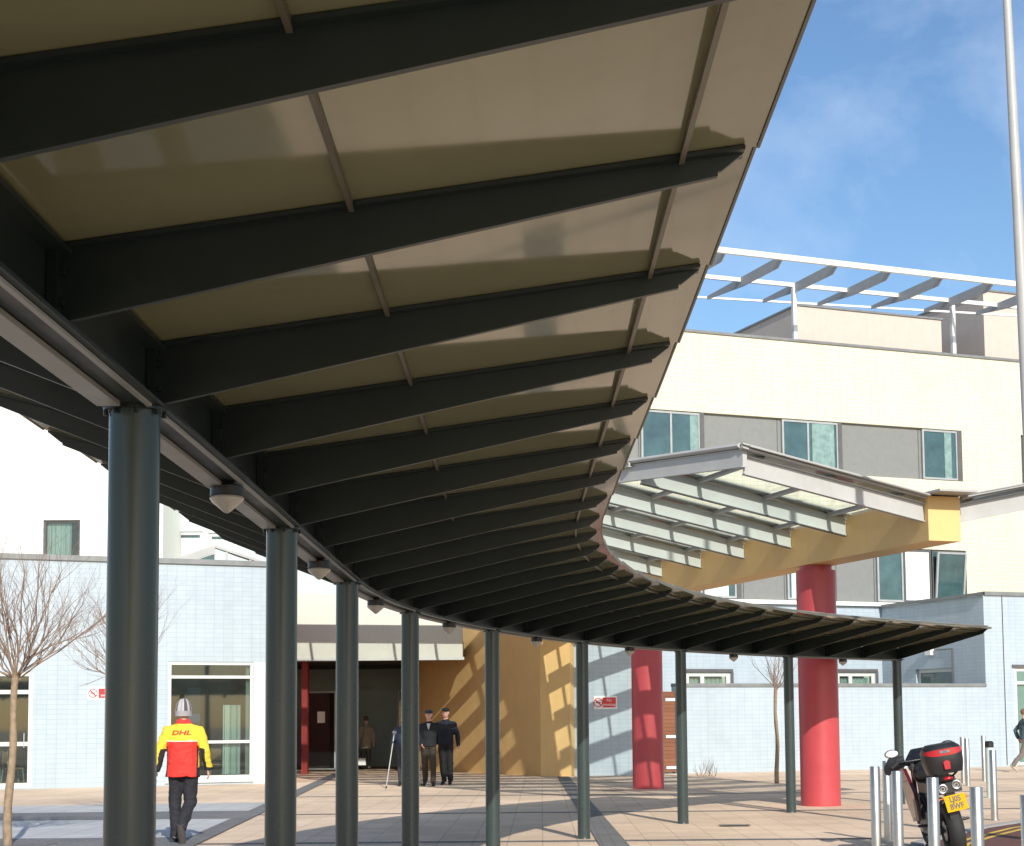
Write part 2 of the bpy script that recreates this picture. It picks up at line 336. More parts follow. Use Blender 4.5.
def window(bld, P, a, b, c, d, y=0.1, fm='frame_grey', gm='teal', w=0.05, vb=(), hb=(), curtain=None, label=None):
    fo = part('window', framebars(a, b, c, d, y, y + 0.07, w, vb, hb), M[fm], bld, P.M)
    if label: fo['label'] = label
    part('pane', MB().box(a + w * .5, b - w * .5, y + 0.03, y + 0.042, c + w * .5, d - w * .5), M[gm], fo, P.M)
    for q in (curtain or []):
        mb = MB(); n = 24; vs = []
        x0, x1, z0, z1 = q
        for k in range(n + 1):
            x = x0 + (x1 - x0) * k / n; yy = y + 0.16 + 0.03 * math.sin(k * 2.1)
            vs += [(x, yy, z0), (x, yy, z1), (x, yy + .012, z0), (x, yy + .012, z1)]
        fs = []
        for k in range(n):
            i = 4 * k; fs += [(i, i + 4, i + 5, i + 1), (i + 2, i + 3, i + 7, i + 6), (i + 1, i + 5, i + 7, i + 3), (i, i + 2, i + 6, i + 4)]
        mb.add(vs, fs); part('curtain', mb, M['curtain'], fo, P.M)
    return fo
exec_parts = []

# ================================================================== GROUND
g = MB().box(-400, 400, -300, 500, -0.5, 0)
g = MB().add([(-400, -300, 0), (400, -300, 0), (400, 500, 0), (-400, 500, 0)], [(0, 1, 2, 3)])
tag(part('ground', g, M['paving'], smooth=False), kind='structure')
def sheet(name, poly, z, m_, kind='structure'):
    if len(poly) and hasattr(poly[0], 'x'): poly = [(p.x, p.y) for p in poly]
    o = part(name, MB().add([(x, y, z) for x, y in poly], [tuple(range(len(poly)))]), m_, smooth=False)
    return tag(o, kind=kind)
# left: light grey granite area with ground shade laid in as dark strips, bounded by a dark diagonal band
DX0, DY0, DX1, DY1 = -4.66, 21.9, -6.02, 46.5
def dx(Y): return DX0 + (Y - DY0) * (DX1 - DX0) / (DY1 - DY0)
sheet('grey_paving', [(-30, 22.0), (dx(22.0), 22.0), (dx(31.6), 31.6), (-30, 28.6)], 0.004, M['lightgrey'])
sheet('dark_shade_band', [(-30, 25.6), (dx(26.4) - .05, 26.4), (dx(28.6) - .05, 28.6), (-30, 28.0)], 0.008, M['darkgrey'])
sheet('dark_shade_band', [(-30, 19.6), (dx(20.4), 20.4), (dx(22.1), 22.1), (-30, 22.2)], 0.012, M['darkgrey'])
sheet('dark_paving_edge', [(dx(19) - .16, 19), (dx(19) + .16, 19), (dx(48) + .16, 48), (dx(48) - .16, 48)], 0.016, M['darkgrey'])
sheet('dark_paving_edge', [(0.78, 14.0), (1.16, 14.0), (0.74, 44.3), (0.42, 44.3)], 0.012, M['darkgrey'])
for Y in (14.4, 20.94, 27.4, 33.75, 40.1):
    sheet('dark_paving_course', [(dx(Y), Y - .11), (24, Y - .11 ), (24, Y + .11), (dx(Y), Y + .11)], 0.004, M['darkgrey'])
# road with kerb and double yellow line, bottom right
kp = [V(a + (0,)) for a in ((4.15, 6), (4.15, 12), (4.15, 16), (4.22, 18.5), (4.55, 19.9), (5.30, 21.3), (6.15, 22.74), (7.27, 24.2), (9.2, 25.8), (14, 28.2), (30, 33.0))]
def offs(pts, d):
    out = []
    for i, p in enumerate(pts):
        t = (pts[min(i + 1, len(pts) - 1)] - pts[max(i - 1, 0)]).normalized(); out.append(p + V((t.y, -t.x, 0)) * d)
    return out
def strip(name, d0, d1, z, m_):
    a, b = offs(kp, d0), offs(kp, d1); n = len(a)
    mb = MB().add([(p.x, p.y, z) for p in a] + [(p.x, p.y, z) for p in b], [(i, i + 1, n + i + 1, n + i) for i in range(n - 1)])
    return tag(part(name, mb, m_, smooth=False), kind='structure')
sheet('road', [(p.x, p.y) for p in offs(kp, 0.16)] + [(30, 6.0)], 0.012, M['tarmac'])
strip('kerb', -0.02, 0.16, 0.022, M['kerb'])
mbk = MB(); fr = [(p, (offs(kp, 1)[i] - p).normalized()) for i, p in enumerate(kp)]
mbk.sweep(fr, [(-.02, 0.0), (-.02, .03), (.13, .03), (.15, .015), (.15, 0.0)]); 
bpy.data.objects.remove(bpy.data.objects['kerb']); tag(part('kerb', mbk, M['kerb']), kind='structure')
strip('yellow_line', 0.42, 0.50, 0.016, M['yellowpaint']); strip('yellow_line', 0.60, 0.68, 0.016, M['yellowpaint'])

# ================================================================== WALKWAY CANOPY
S = 3.2846; XS, YS = -1.3278, 5.1933
PHI = [-0.0089, -0.0201, -0.0099, 0.129, 0.2827, 0.4048, 0.5885, 0.7419, 0.8359]
_tab = []; _n = 192; _x, _y = XS, YS
def phi(t):
    if t <= 0: return PHI[0] + t * (PHI[1] - PHI[0])
    i = min(int(t), 7); return PHI[i] + (PHI[i + 1] - PHI[i]) * (t - i)
for i in range(_n + 1):
    _tab.append((_x, _y)); a = phi((i + .5) / 24); _x += math.sin(a) * S / 24; _y += math.cos(a) * S / 24
def pos(t):
    if t < 0: return V((XS + t * S * math.sin(PHI[0]), YS + t * S * math.cos(PHI[0]), 0))
    k = t * 24; i = min(int(k), _n - 1); u = k - i; a, b = _tab[i], _tab[i + 1]
    return V((a[0] + (b[0] - a[0]) * u, a[1] + (b[1] - a[1]) * u, 0))
def outd(t, side=1):
    a = phi(t) + math.pi / 2 - 0.0136 * (side > 0)
    return V((math.sin(a), math.cos(a), 0)) * side
def frames(t0, t1, side=1, step=1 / 6.):
    n = max(1, int(round((t1 - t0) / step))); return [(pos(t0 + (t1 - t0) * i / n), outd(t0 + (t1 - t0) * i / n, side)) for i in range(n + 1)]
T0, T1, TL = -2.5, 8.0, 6.9
HB = 2.60; ZR = 2.805; WR = 1.866; HR = 3.0757; ZL = 2.80; WL = 1.24; HL = 3.13
can = thing('walkway_canopy', (XS, YS, 0), 'long curved dark green steel walkway canopy on slim round posts, overhead', 'canopy')
part('beam', MB().sweep(frames(T0, T1 + .03), [(-.10, HB), (.10, HB), (.10, HB + .012), (.045, HB + .012), (.045, HB + .19), (.10, HB + .19), (.10, HB + .205), (-.10, HB + .205), (-.10, HB + .19), (-.045, HB + .19), (-.045, HB + .012), (-.10, HB + .012)]), M['green'], can)
def slope(u, side): return (ZR + (HR - ZR) / WR * u) if side > 0 else (ZL + (HL - ZL) / WL * u)
for side, tend, w in ((1, T1 + .03, WR + .035), (-1, TL, WL + .03)):
    fr = frames(T0, tend, side)
    ts = [T0] + [k / 3 for k in range(-7, 24 if side > 0 else 21)] + [tend]
    for i in range(len(ts) - 1):
        f2 = frames(ts[i], ts[i + 1], side, .12); n_ = len(f2)
        def piece(prof, nm, m_):
            vs = []; fs = []; n = len(prof)
            for j, (p, o) in enumerate(f2):
                k = j / (n_ - 1)
                for u, z in prof: vs.append((p.x + o.x * u, p.y + o.y * u, z + (.022 * (1 - k)) * u / w))
            for j in range(n_ - 1):
                for q_ in range(n): fs.append((j * n + q_, j * n + (q_ + 1) % n, (j + 1) * n + (q_ + 1) % n, (j + 1) * n + q_))
            fs += [tuple(range(n))[::-1], tuple((n_ - 1) * n + q_ for q_ in range(n))]
            part(nm, MB().add(vs, fs), m_, can)
        piece([(.06, slope(.06, side)), (w, slope(w, side)), (w, slope(w, side) + .028), (.06, slope(.06, side) + .028)], 'roof_sheet', M['soffit'])
        piece([(w + .001, slope(w, side) - .004), (w + .009, slope(w, side) - .004), (w + .009, slope(w, side) + .030), (w + .001, slope(w, side) + .030)], 'edge_trim', M['edge'] if side > 0 else M['trim'])
    part('weather_sheet', MB().sweep(fr, [(.04, slope(.04, side) + .055), (w - .05, slope(w - .05, side) + .055), (w - .05, slope(w - .05, side) + .068), (.04, slope(.04, side) + .068)]), M['roofing'], can)
    for u in ((.83, 1.70) if side > 0 else (.62,)):
        z = slope(u, side); part('cover_strip', MB().sweep(fr, [(u - .007, z - .002), (u - .007, z - .022), (u + .007, z - .022), (u + .007, z - .002)]), M['bronze'], can)
part('valley_gutter', MB().sweep(frames(T0, T1), [(-.14, ZR + .06), (.14, ZR + .06), (.14, ZR + .10), (-.14, ZR + .10)]), M['galvdark'], can)
# rafters: tapered plate with bottom flange
def rafter_mesh(side):
    w = WR if side > 0 else WL; zs = lambda u: slope(u, side) - .003
    mb = MB(); T = Matrix(((1, 0, 0, 0), (0, 0, -1, 0), (0, 1, 0, 0), (0, 0, 0, 1)))   # poly (u,z) -> xz plane
    d1 = .045; h = .008; zb = HB + .016
    poly = [(.05, zb), (w - .06, zs(w) - d1 - .015), (w, zs(w) - .012), (w, zs(w)), (.05, zs(.05))]
    mb.prism(poly, -h, h, T)
    fl = [(.05, zb - .012), (w - .07, zs(w) - d1 - .03), (w - .07, zs(w) - d1 - .018), (.05, zb)]
    mb.prism(fl, -.0105, .0105, T)
    tf = [(.05, zs(.05) - .012), (w, zs(w) - .012), (w, zs(w)), (.05, zs(.05))]
    mb.prism([(a + (.001 if i > 1 else 0), b) for i, (a, b) in enumerate(tf)], -.038, .038, T)
    mb.prism([(.047, HB + .014), (.075, HB + .014), (.075, zs(.05) - .014), (.047, zs(.05) - .014)], -.05, .05, T)  # end plate
    for zz in (.05, .13): mb.box(.076, .09, -.04, -.022, HB + zz, HB + zz + .018); mb.box(.076, .09, .022, .04, HB + zz, HB + zz + .018)
    return mb.mesh('rafter', M['green'])
def frameM(t, side=1, dz=0.0):
    o = outd(t, side); y = V((-o.y, o.x, 0)); m = Matrix.Identity(4); p = pos(t)
    for i in range(3): m[i][0] = o[i]; m[i][1] = y[i]; m[i][2] = (0, 0, 1)[i]; m[i][3] = (p.x, p.y, dz)[i]
    return m
rm = {1: rafter_mesh(1), -1: rafter_mesh(-1)}
for k in range(-7, 25): link('rafter', rm[1], can, frameM(k / 3, 1))
for k in range(-7, 21): link('rafter', rm[-1], can, frameM(k / 3 , -1))
# posts
pm = MB().lathe([(.0825, 0), (.0825, HB - .012)], 40)
pm = pm.mesh('post', M['post'])
cp_ = MB().lathe([(.102, HB - .012), (.102, HB - .001)], 32)
for k in range(8):
    a = math.pi / 4 * k + .3; cp_.lathe([(.008, HB - .028), (.008, HB - .012)], 6, Matrix.Translation((.0935 * math.cos(a), .0935 * math.sin(a), 0)))
cpm = cp_.mesh('cap_plate', M['green'])
bpl = MB().lathe([(.087, 0.0), (.087, .012), (.084, .018)], 32).mesh('base_collar', M['post'])
for k in range(-1, 9):
    p = link('post', pm, can, Matrix.Translation(pos(k))); link('cap_plate', cpm, p, Matrix.Translation(pos(k))); link('base_collar', bpl, p, Matrix.Translation(pos(k)))
for k in range(-2, 8):
    part('cable_tray', MB().sweep(frames(k + .045, k + .955), [(-.085, HB - .004), (-.085, HB - .020), (-.012, HB - .020), (-.012, HB - .004)]), M['tray'], can)
    part('cable_conduit', MB().sweep(frames(k + .03, k + .97), [(.062, HB - .002), (.062, HB - .012), (.078, HB - .012), (.078, HB - .002)]), M['tray'], can)
# canopy lights
def canopy_light():
    t = thing('canopy_light', (0, 0, 0), 'x', 'lamp', 'lamps hanging from the walkway beam')
    part('housing', MB().lathe([(.062, .045), (.070, .040), (.072, .0), (.066, -.004)], 28), M['black'], t)
    part('lens', MB().lathe([(.070, -.004), (.074, -.012), (.066, -.026), (.012, -.072), (.004, -.075)], 28), M['lens'], t)
    part('bracket', MB().box(-.03, .03, -.02, .02, .045, .057), M['green'], t)
    return t
names = ['between the first and second posts from the left', 'between the second and third posts from the left', 'between the third and fourth posts from the left', 'between the fourth and fifth posts from the left',
         'between the fifth and sixth posts, before the ochre wall', 'between the sixth and seventh posts, above the farther red column', 'just left of the small far tree top', 'at the far end, just right of the nearer red column']
cl = canopy_light(); 
for i in range(8):
    p = pos(i + .5) + outd(i + .5) * .0
    MW = Matrix.Translation((p.x, p.y, HB - .058)) ; lb = 'black walkway lamp ' + names[i]
    if i == 0: cl.matrix_basis = MW; cl['label'] = lb; WM[cl.name] = MW
    else: dup(cl, MW, lb)

# ================================================================== LEFT BUILDING
a, b = gnd(35, 789), gnd(265, 783.5)
PL = Plane((a.x, a.y), math.atan2(b.y - a.y, b.x - a.x))
z_top = (PL.loc(0, 553.5).z + PL.loc(262, 571).z) / 2
LX1 = PL.loc(291, 780).x
def q(P, x0, x1, y0, y1, d=0.0):      # pixel rectangle -> local rectangle
    a, b = P.loc(x0, (y0 + y1) / 2, d), P.loc(x1, (y0 + y1) / 2, d); xm = (x0 + x1) / 2
    return (a.x, b.x, P.loc(xm, y1, d).z, P.loc(xm, y0, d).z)
wA = q(PL, 168, 253, 662, 780); wA = (wA[0], wA[1], .16, wA[3]); wB = (PL.loc(-62, 700).x, PL.loc(33, 700).x, 0.05, PL.loc(30, 672).z)
lb = thing('cafe_building', tuple(PL.w(0, 0, 0)), 'low pale blue tiled building with large white framed windows, left', 'building')
part('wall', wall_mb(-16, LX1, 0, z_top, [wA, wB], 0.35), M['bluetile'], lb, PL.M, False)
part('corner_pilaster', MB().box(LX1 - 1.0, LX1 - .62, -.03, -.002, 0, PL.loc(260, 662).z), M['frame_white'], lb, PL.M)
part('coping', MB().box(-16, LX1 + .05, -.06, .42, z_top, z_top + .13), M['coping'], lb, PL.M)
part('roof', MB().box(-16, LX1, .36, 9.0, z_top - .35, z_top - .10), M['roofing'], lb, PL.M)
part('side_wall', MB().box(LX1 - .3, LX1, .352, 10.2, 0, z_top - .002), M['red'], lb, PL.M)
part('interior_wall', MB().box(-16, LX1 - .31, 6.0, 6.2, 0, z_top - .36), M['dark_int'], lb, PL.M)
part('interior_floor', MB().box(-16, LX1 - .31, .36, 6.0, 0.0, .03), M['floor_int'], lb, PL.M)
c_ = wA; zt = PL.loc(210, 677).z; zm = PL.loc(210, 742).z
fo = window(lb, PL, *wA, y=.02, fm='frame_white', gm='window', w=.075, hb=(zt, zm), curtain=[(wA[0] + (wA[1] - wA[0]) * .66, wA[0] + (wA[1] - wA[0]) * .87, .25, PL.loc(210, 705).z), (wA[0] + (wA[1] - wA[0]) * .93, wA[1] - .03, .25, wA[3] - .1)])
part('sill', MB().box(wA[0] - .06, wA[1] + .06, -.05, .1, .06, .158), M['frame_white'], fo, PL.M)
part('display_board', MB().box(wA[0] + (wA[1] - wA[0]) * .42, wA[0] + (wA[1] - wA[0]) * .58, 2.2, 2.24, 1.1, 2.5), mat('blue_board', (.02, .10, .30), .5), lb, PL.M)
part('partition', MB().box(wA[0] + .1, wA[0] + (wA[1] - wA[0]) * .12, 1.2, 1.4, .03, 3.0), mat('maroon_partition', (.20, .03, .03), .6), lb, PL.M)
zt = PL.loc(20, 692).z; zm = PL.loc(20, 744).z
fo = window(lb, PL, *wB, y=.02, fm='frame_white', gm='window', w=.10, vb=((wB[0] + wB[1]) / 2,), hb=(zt, zm)); fo['label'] = 'white framed glazed door behind the tree'
part('handle', MB().tube([(wB[1] - .20, -.05, 1.0), (wB[1] - .20, -.05, 1.35)], .014, 8), M['galv'], fo, PL.M)
# roof monitor seen above the parapet
p0 = PL.loc(167, 560, 3.0); p1 = PL.loc(215, 545, 3.0); p2 = PL.loc(262, 563, 3.0)
rl = thing('roof_light', tuple(PL.w(p1.x, 3, z_top - .1)), 'low grey metal framed glass roof light above the blue tiled parapet', 'roof light')
T = Matrix(((1, 0, 0, 0), (0, 0, -1, 0), (0, 1, 0, 0), (0, 0, 0, 1)))
def bar(mb, a, b, w=.08, y=3.0, y2=3.3): mb.prism([(a[0], a[1] - w), (b[0], b[1] - w), (b[0], b[1]), (a[0], a[1])], -y2, -y, T)
mb = MB(); bar(mb, (p0.x - .7, p0.z - .30), (p1.x, p1.z), .22); bar(mb, (p1.x, p1.z), (p2.x + .9, p2.z - .2), .07)
part('fascia', mb, M['galv'], rl, PL.M)
mb = MB()
for s in (.15, .45, .75): x = p1.x + (p2.x + .9 - p1.x) * s; z = p1.z + (p2.z - .2 - p1.z) * s; mb.box(x - .03, x + .03, 3.02, 3.08, z_top - .1, z - .075)
part('mullion', mb, M['galv'], rl, PL.M)
part('glazing', MB().prism([(p0.x - .6, p0.z - .5), (p1.x, p1.z - .24), (p1.x, z_top - .1), (p0.x - .6, z_top - .1)][::1] , -3.07, -3.05, T), M['teal'], rl, PL.M)
part('glazing', MB().prism([(p1.x + .002, z_top - .1), (p2.x + .6, z_top - .1), (p2.x + .6, p2.z - .3), (p1.x + .002, p1.z - .08)], -3.07, -3.05, T), M['palegreen'], rl, PL.M)

# no smoking signs
def sign(P, r, d, label, grp='no smoking signs'):
    x0, x1, z0, z1 = r; w, h = x1 - x0, z1 - z0
    t = thing('no_smoking_sign', tuple(P.w(x0, d, z0)), label, 'sign', grp)
    part('plate', MB().box(x0, x1, d - .012, d, z0, z1), M['signwhite'], t, P.M)
    part('red_panel', MB().box(x0 + w * .37, x1 - w * .05, d - .0145, d - .0125, z0 + h * .12, z1 - h * .12), M['signred'], t, P.M)
    cx, cz, rr = x0 + w * .18, (z0 + z1) / 2, h * .36
    mb = MB(); n = 28
    vs = [];
    for k in range(n):
        a = 2 * math.pi * k / n
        for q_ in (rr, rr * .80): vs.append((cx + q_ * math.cos(a), d - .0145, cz + q_ * math.sin(a)))
    mb.add(vs, [(2 * k, 2 * ((k + 1) % n), 2 * ((k + 1) % n) + 1, 2 * k + 1) for k in range(n)])
    s = rr * .10
    for sg in (1,): mb.add([(cx - rr * .62 - s, d - .0155, cz + rr * .62 - s), (cx - rr * .62 + s, d - .0155, cz + rr * .62 + s), (cx + rr * .62 + s, d - .0155, cz - rr * .62 + s), (cx + rr * .62 - s, d - .0155, cz - rr * .62 - s)], [(0, 1, 2, 3)])
    part('prohibition_ring', mb, M['signred'], t, P.M, False)
    part('cigarette', MB().box(cx - rr * .5, cx + rr * .5, d - .0138, d - .0124, cz - rr * .1, cz + rr * .1), M['ink'], t, P.M)
    TM = lambda zf: P.M @ Matrix.Translation((x0 + w * .66, d - .016, z0 + h * zf)) @ Matrix.Rotation(math.pi / 2, 4, 'X')
    put_text('No', h * .30, M['signwhite'], t, TM(.67), .0005); put_text('smoking', h * .30, M['signwhite'], t, TM(.34), .0005)
    return t
sign(PL, q(PL, 87.5, 117, 687, 699.5), -.003, 'white and red no smoking sign on the left blue tiled wall, partly behind a post')

# white building behind, left
PW = Plane((-17, 53), R(1.5))
wb = thing('white_building', tuple(PW.w(0, 0, 0)), 'tall bright white rendered building rising behind the low blue one', 'building')
xw = PW.loc(163, 520).x; r1 = q(PW, 43, 80, 520, 557)
part('wall', wall_mb(-14, xw, 0, 15, [r1], .4), M['white'], wb, PW.M, False)
part('side_wall', MB().box(xw - .4, xw, .402, 12, 0, 15), M['white'], wb, PW.M)
window(wb, PW, *r1, y=.08, fm='frame_dark', gm='window', w=.07, curtain=[(r1[0] + .08, r1[1] - .35, r1[2], r1[3] - .08)])
part('interior_wall', MB().box(r1[0] - 1, r1[1] + 1, 1.4, 1.5, r1[2] - 1, r1[3] + 1), M['dark_int'], wb, PW.M)
r2 = q(PW, 168, 203, 531.5, 560, 3.0); r3 = q(PW, 208, 240, 533, 560, 3.0)
PW2 = Plane(tuple(PW.w(0, 3, 0))[:2], R(1.5))
part('recessed_wall', wall_mb(xw, xw + 14, 0, 13, [r2, r3], .3), M['palegreen'], wb, PW2.M, False)
for r in (r2, r3):
    window(wb, PW2, *r, y=.05, fm='frame_white', gm='teal', w=.12, curtain=None)
    part('louvre_blind', MB().box(r[0] + .12, r[1] - .12, .06, .07, r[2], r[3] - .22), M['curtain'], wb, PW2.M)
part('coping', MB().box(-14, xw + .05, -.05, .45, 15, 15.12), M['coping'], wb, PW.M)
part('roof', MB().box(-14, xw + 13, .402, 12, 12.6, 12.8), M['roofing'], wb, PW.M)

# ================================================================== ENTRANCE BUILDING
eb = thing('entrance_block', (-4, 46, 0), 'entrance with pale fascia, dark glazed doors and an angled ochre side wall', 'building')
YF = 47.6
PF = Plane((-9, YF), 0.0)
f0 = PF.loc(286, 640); f1 = PF.loc(462.5, 640); zb_ = PF.loc(380, 657.5).z; zl = PF.loc(299, 592).z; zr = zl - .25
part('fascia', MB().prism([(f0.x - 1, zb_), (f1.x, zb_), (f1.x, zr), (f0.x - 1, zl + .05)], -.35, 0, T), M['fascia'], eb, PF.M)
part('fascia_lip', MB().box(f0.x - 1, f1.x + .05, -.03, .0, zb_ - .09, zb_ - .003), M['frame_white'], eb, PF.M)
part('roof', MB().box(f0.x - 1, f1.x - .02, .36, 2.0, zb_ + .3, zb_ + .5).box(f0.x - 1, f1.x + 2.5, 2.001, 5, zb_ + .3, zb_ + .5), M['roofing'], eb, PF.M)
part('soffit', MB().box(f0.x - 1, f1.x - .02, .36, 2.0, zb_ + .02, zb_ + .1).box(f0.x - 1, f1.x + 2.0, 2.001, 4.6, zb_ + .02, zb_ + .1), M['brown_int'], eb, PF.M)
# ochre angled wall
o0, o1, o2 = gnd(436, 771), gnd(541, 776.3), gnd(571, 776.4)
ZO = 5.4
mb = MB().prism([(o0.x - 1.0, o0.y + 1.7), (o0.x, o0.y), (o1.x, o1.y), (o2.x, o2.y), (o2.x + .4, o2.y + 1.2), (o0.x + .8, o0.y + 3)], 0, ZO)
part('ochre_wall', mb, M['ochre'], eb, None, False)
PB = Plane((-9, 51.4), 0.0)
d0 = PB.loc(306, 700).x; d1 = PB.loc(434, 700).x; zd = PB.loc(370, 690).z
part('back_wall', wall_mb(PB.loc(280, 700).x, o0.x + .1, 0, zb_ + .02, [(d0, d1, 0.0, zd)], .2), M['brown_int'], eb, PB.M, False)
xs_ = [d0, PB.loc(336, 700).x, PB.loc(357, 700).x, PB.loc(397, 700).x, PB.loc(411, 700).x, d1]
dark = glassmat('smoked_glass', (.25, .25, .22), dw=.03)
for i in (0, 1, 3, 4):
    fr_ = part('door', framebars(xs_[i] + .01, xs_[i + 1] - .01, .03, zd - .03, .04, .10, .05), M['frame_dark'] if i else M['frame_grey'], eb, PB.M)
    part('pane', MB().box(xs_[i] + .03, xs_[i + 1] - .03, .06, .07, .06, zd - .06), dark, fr_, PB.M)
x = PB.loc(321, 716); part('notice', MB().box(x.x - .12, x.x + .12, .03, .055, x.z - .22, x.z + .14), M['signwhite'], eb, PB.M)
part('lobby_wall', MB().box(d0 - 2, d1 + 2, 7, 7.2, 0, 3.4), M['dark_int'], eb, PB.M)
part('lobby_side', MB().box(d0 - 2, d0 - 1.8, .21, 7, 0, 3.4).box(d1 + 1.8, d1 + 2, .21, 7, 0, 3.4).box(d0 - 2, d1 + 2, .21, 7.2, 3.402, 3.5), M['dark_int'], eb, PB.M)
part('door_closer', MB().box(xs_[2] + .15, xs_[2] + .55, -.10, -.01, zd + .01, zd + .14), M['black'], eb, PB.M)
# red strip on recess edge
part('red_post', MB().box(PF.loc(299, 700).x, PF.loc(305, 700).x, .5, .8, 0, zb_ + .015), mat('shaded_red_paint', (.25, .02, .02), .5), eb, PF.M)  # shade on this post is put into its darker red

# ================================================================== MAIN BUILDING (right)
dF = ray(882, 600); PFc = Plane((dF.x * 55.3 / dF.y, 55.3), 0.3796)
mbld = thing('main_building', tuple(PFc.w(0, 0, 0)), 'three storey building, cream tiles above grey window bands and pale blue tiled ground floor, right', 'building')
zpar = (PFc.loc(680, 331.5).z + PFc.loc(1020, 362).z) / 2; zled = PFc.loc(800, 602).z
b1 = (PFc.loc(560, 430).x, PFc.loc(961.5, 430).x, PFc.loc(961, 481.5).z, (PFc.loc(649, 409).z + PFc.loc(955, 430).z) / 2)
b2 = (PFc.loc(560, 580).x, PFc.loc(966.5, 570).x, zled + .05, PFc.loc(960, 550.5).z)
b3 = (PFc.loc(1021, 450).x, PFc.loc(1080, 450).x, b1[2], b1[3])
XL = -15
part('wall', wall_mb(XL, 22, zled, zpar, [b1, b2, b3], .4), M['creamtile'], mbld, PFc.M, False)
part('side_wall', MB().box(XL, XL + .4, .402, 16, zled, zpar - .01).box(21.6, 22, .402, 16, zled, zpar - .01), M['creamtile'], mbld, PFc.M, False)
part('coping', MB().box(XL, 22, -.05, .46, zpar, zpar + .09), M['coping'], mbld, PFc.M)
part('roof', MB().box(XL, 22, .41, 16, zpar - .5, zpar - .3), M['roofing'], mbld, PFc.M)
lw_op = []
for x0, x1, y0, y1 in ((686, 731, 672, 690), (837, 876, 672, 690)): lw_op.append(q(PFc, x0, x1, y0, y1 + 6, .05))
part('ground_floor_wall', wall_mb(XL + 6, 22, 0, zled, lw_op, .4), M['bluetile'], mbld, Matrix.Translation(PFc.M.to_3x3() @ V((0, .05, 0))) @ PFc.M, False)
part('ledge', MB().box(XL, 22, -.10, .0, zled - .09, zled + .04), M['white'], mbld, PFc.M)
for b_ in (b1, b2): part('cladding_panel', MB().box(b_[0], b_[1], .12, .2, b_[2], b_[3]), M['cladding'], mbld, PFc.M)
part('cladding_panel', MB().box(b3[0], b3[1], .12, .2, b3[2], b3[3]), M['cladding'], mbld, PFc.M)
mbs = MB()
for xx in (600, 640, 705, 779, 842, 920): x = PFc.loc(xx, 440).x; mbs.box(x - .012, x + .012, .108, .119, b1[2], b1[3])
for xx in (745, 786, 838, 876): x = PFc.loc(xx, 580).x; mbs.box(x - .012, x + .012, .108, .119, b2[2], b2[3])
part('panel_joint', mbs, M['frame_dark'], mbld, PFc.M)
def yb(b_): return 450 if b_[2] > 8 else 577
def W2(x0, x1, b_, **k):
    xa, xb = PFc.loc(x0, yb(b_), .06).x, PFc.loc(x1, yb(b_), .06).x; vb = [PFc.loc(v, yb(b_), .06).x for v in k.pop('vb', [])]
    cu = [(PFc.loc(c0, yb(b_), .3).x, PFc.loc(c1, yb(b_), .3).x, b_[2] + .1, b_[3] - .1) for c0, c1 in k.pop('cur', [])]
    return window(mbld, PFc, xa, xb, b_[2] + .03, b_[3] - .03, y=.02, vb=vb, fm=k.pop('fm', 'frame_grey'), gm=k.pop('gm', 'teal'), w=k.pop('w', .07))
def halfcurtain(x0, x1, b_, m_='curtain', y=.035):
    return part('curtain', MB().box(PFc.loc(x0, yb(b_), .06).x, PFc.loc(x1, yb(b_), .06).x, y, y + .006, b_[2] + .1, b_[3] - .1), M[m_], mbld, PFc.M)
halfg = glassmat('curtained_glass', (.5, .6, .56), diff=(.30, .40, .38), dw=.5)
M['halfg'] = halfg
W2(641, 700, b1, vb=(671,), gm='teal'); W2(782, 838, b1, vb=(808,)); W2(922, 957, b1)
for x in (703, 841, 960): xx = PFc.loc(x, 450).x; part('jamb', MB().box(xx - .10, xx + .06, .0, .11, b1[2] + .002, b1[3] - .002), M['frame_dark'], mbld, PFc.M)
halfcurtain(690, 698, b1, 'blind'); halfcurtain(812, 834, b1, 'blind'); halfcurtain(944, 951, b1, 'blind')
W2(700, 736, b2); halfcurtain(704, 728, b2); xx = PFc.loc(740, 577).x; part('jamb', MB().box(xx - .12, xx + .05, .0, .11, b2[2] + .002, b2[3] - .002), M['frame_dark'], mbld, PFc.M)
W2(787, 812, b2); halfcurtain(791, 808, b2, 'palegreen')
W2(877, 903, b2); W2(903.5, 931, b2, fm='frame_dark'); halfcurtain(905, 929, b2)
W2(932, 965, b2, fm='frame_dark', w=.05)
tw = PFc.M @ Matrix.Translation((PFc.loc(934, 577).x, -.03, b2[2] + .06)) @ Matrix.Rotation(R(7), 4, 'X')
wd = PFc.loc(963, 577).x - PFc.loc(934, 577).x; hh = b2[3] - b2[2] - .15
fo = link('open_window', framebars(0, wd, 0, hh, -.03, .03, .07).mesh('open_window', M['frame_grey']), mbld, tw); fo['label'] = 'grey framed window tilted open'
part('pane', MB().box(.03, wd - .03, -.004, .004, .03, hh - .03), M['teal'], fo, tw)
W2(1023, 1060, b3)
for r in lw_op:
    P_ = Plane(tuple(PFc.w(0, .05, 0))[:2], .3796)
    fo = window(mbld, P_, r[0] + .003, r[1] - .003, r[2], r[3] - .003, y=.06, fm='frame_white', gm='window', w=.14, vb=((r[0] + r[1]) * .5 - .2,), curtain=[(r[0] + .2, r[1] - .2, r[2], r[3] - .2)])
    part('head_trim', MB().box(r[0] - .08, r[1] + .08, -.03, -.001, r[3], r[3] + .10).box(r[1] + .003, r[1] + .09, -.03, -.001, r[2], r[3]), M['frame_dark'], fo, P_.M)
    part('interior_wall', MB().box(r[0] - .3, r[1] + .3, 1.2, 1.3, r[2] - .3, r[3] + .3), M['dark_int'], mbld, P_.M)
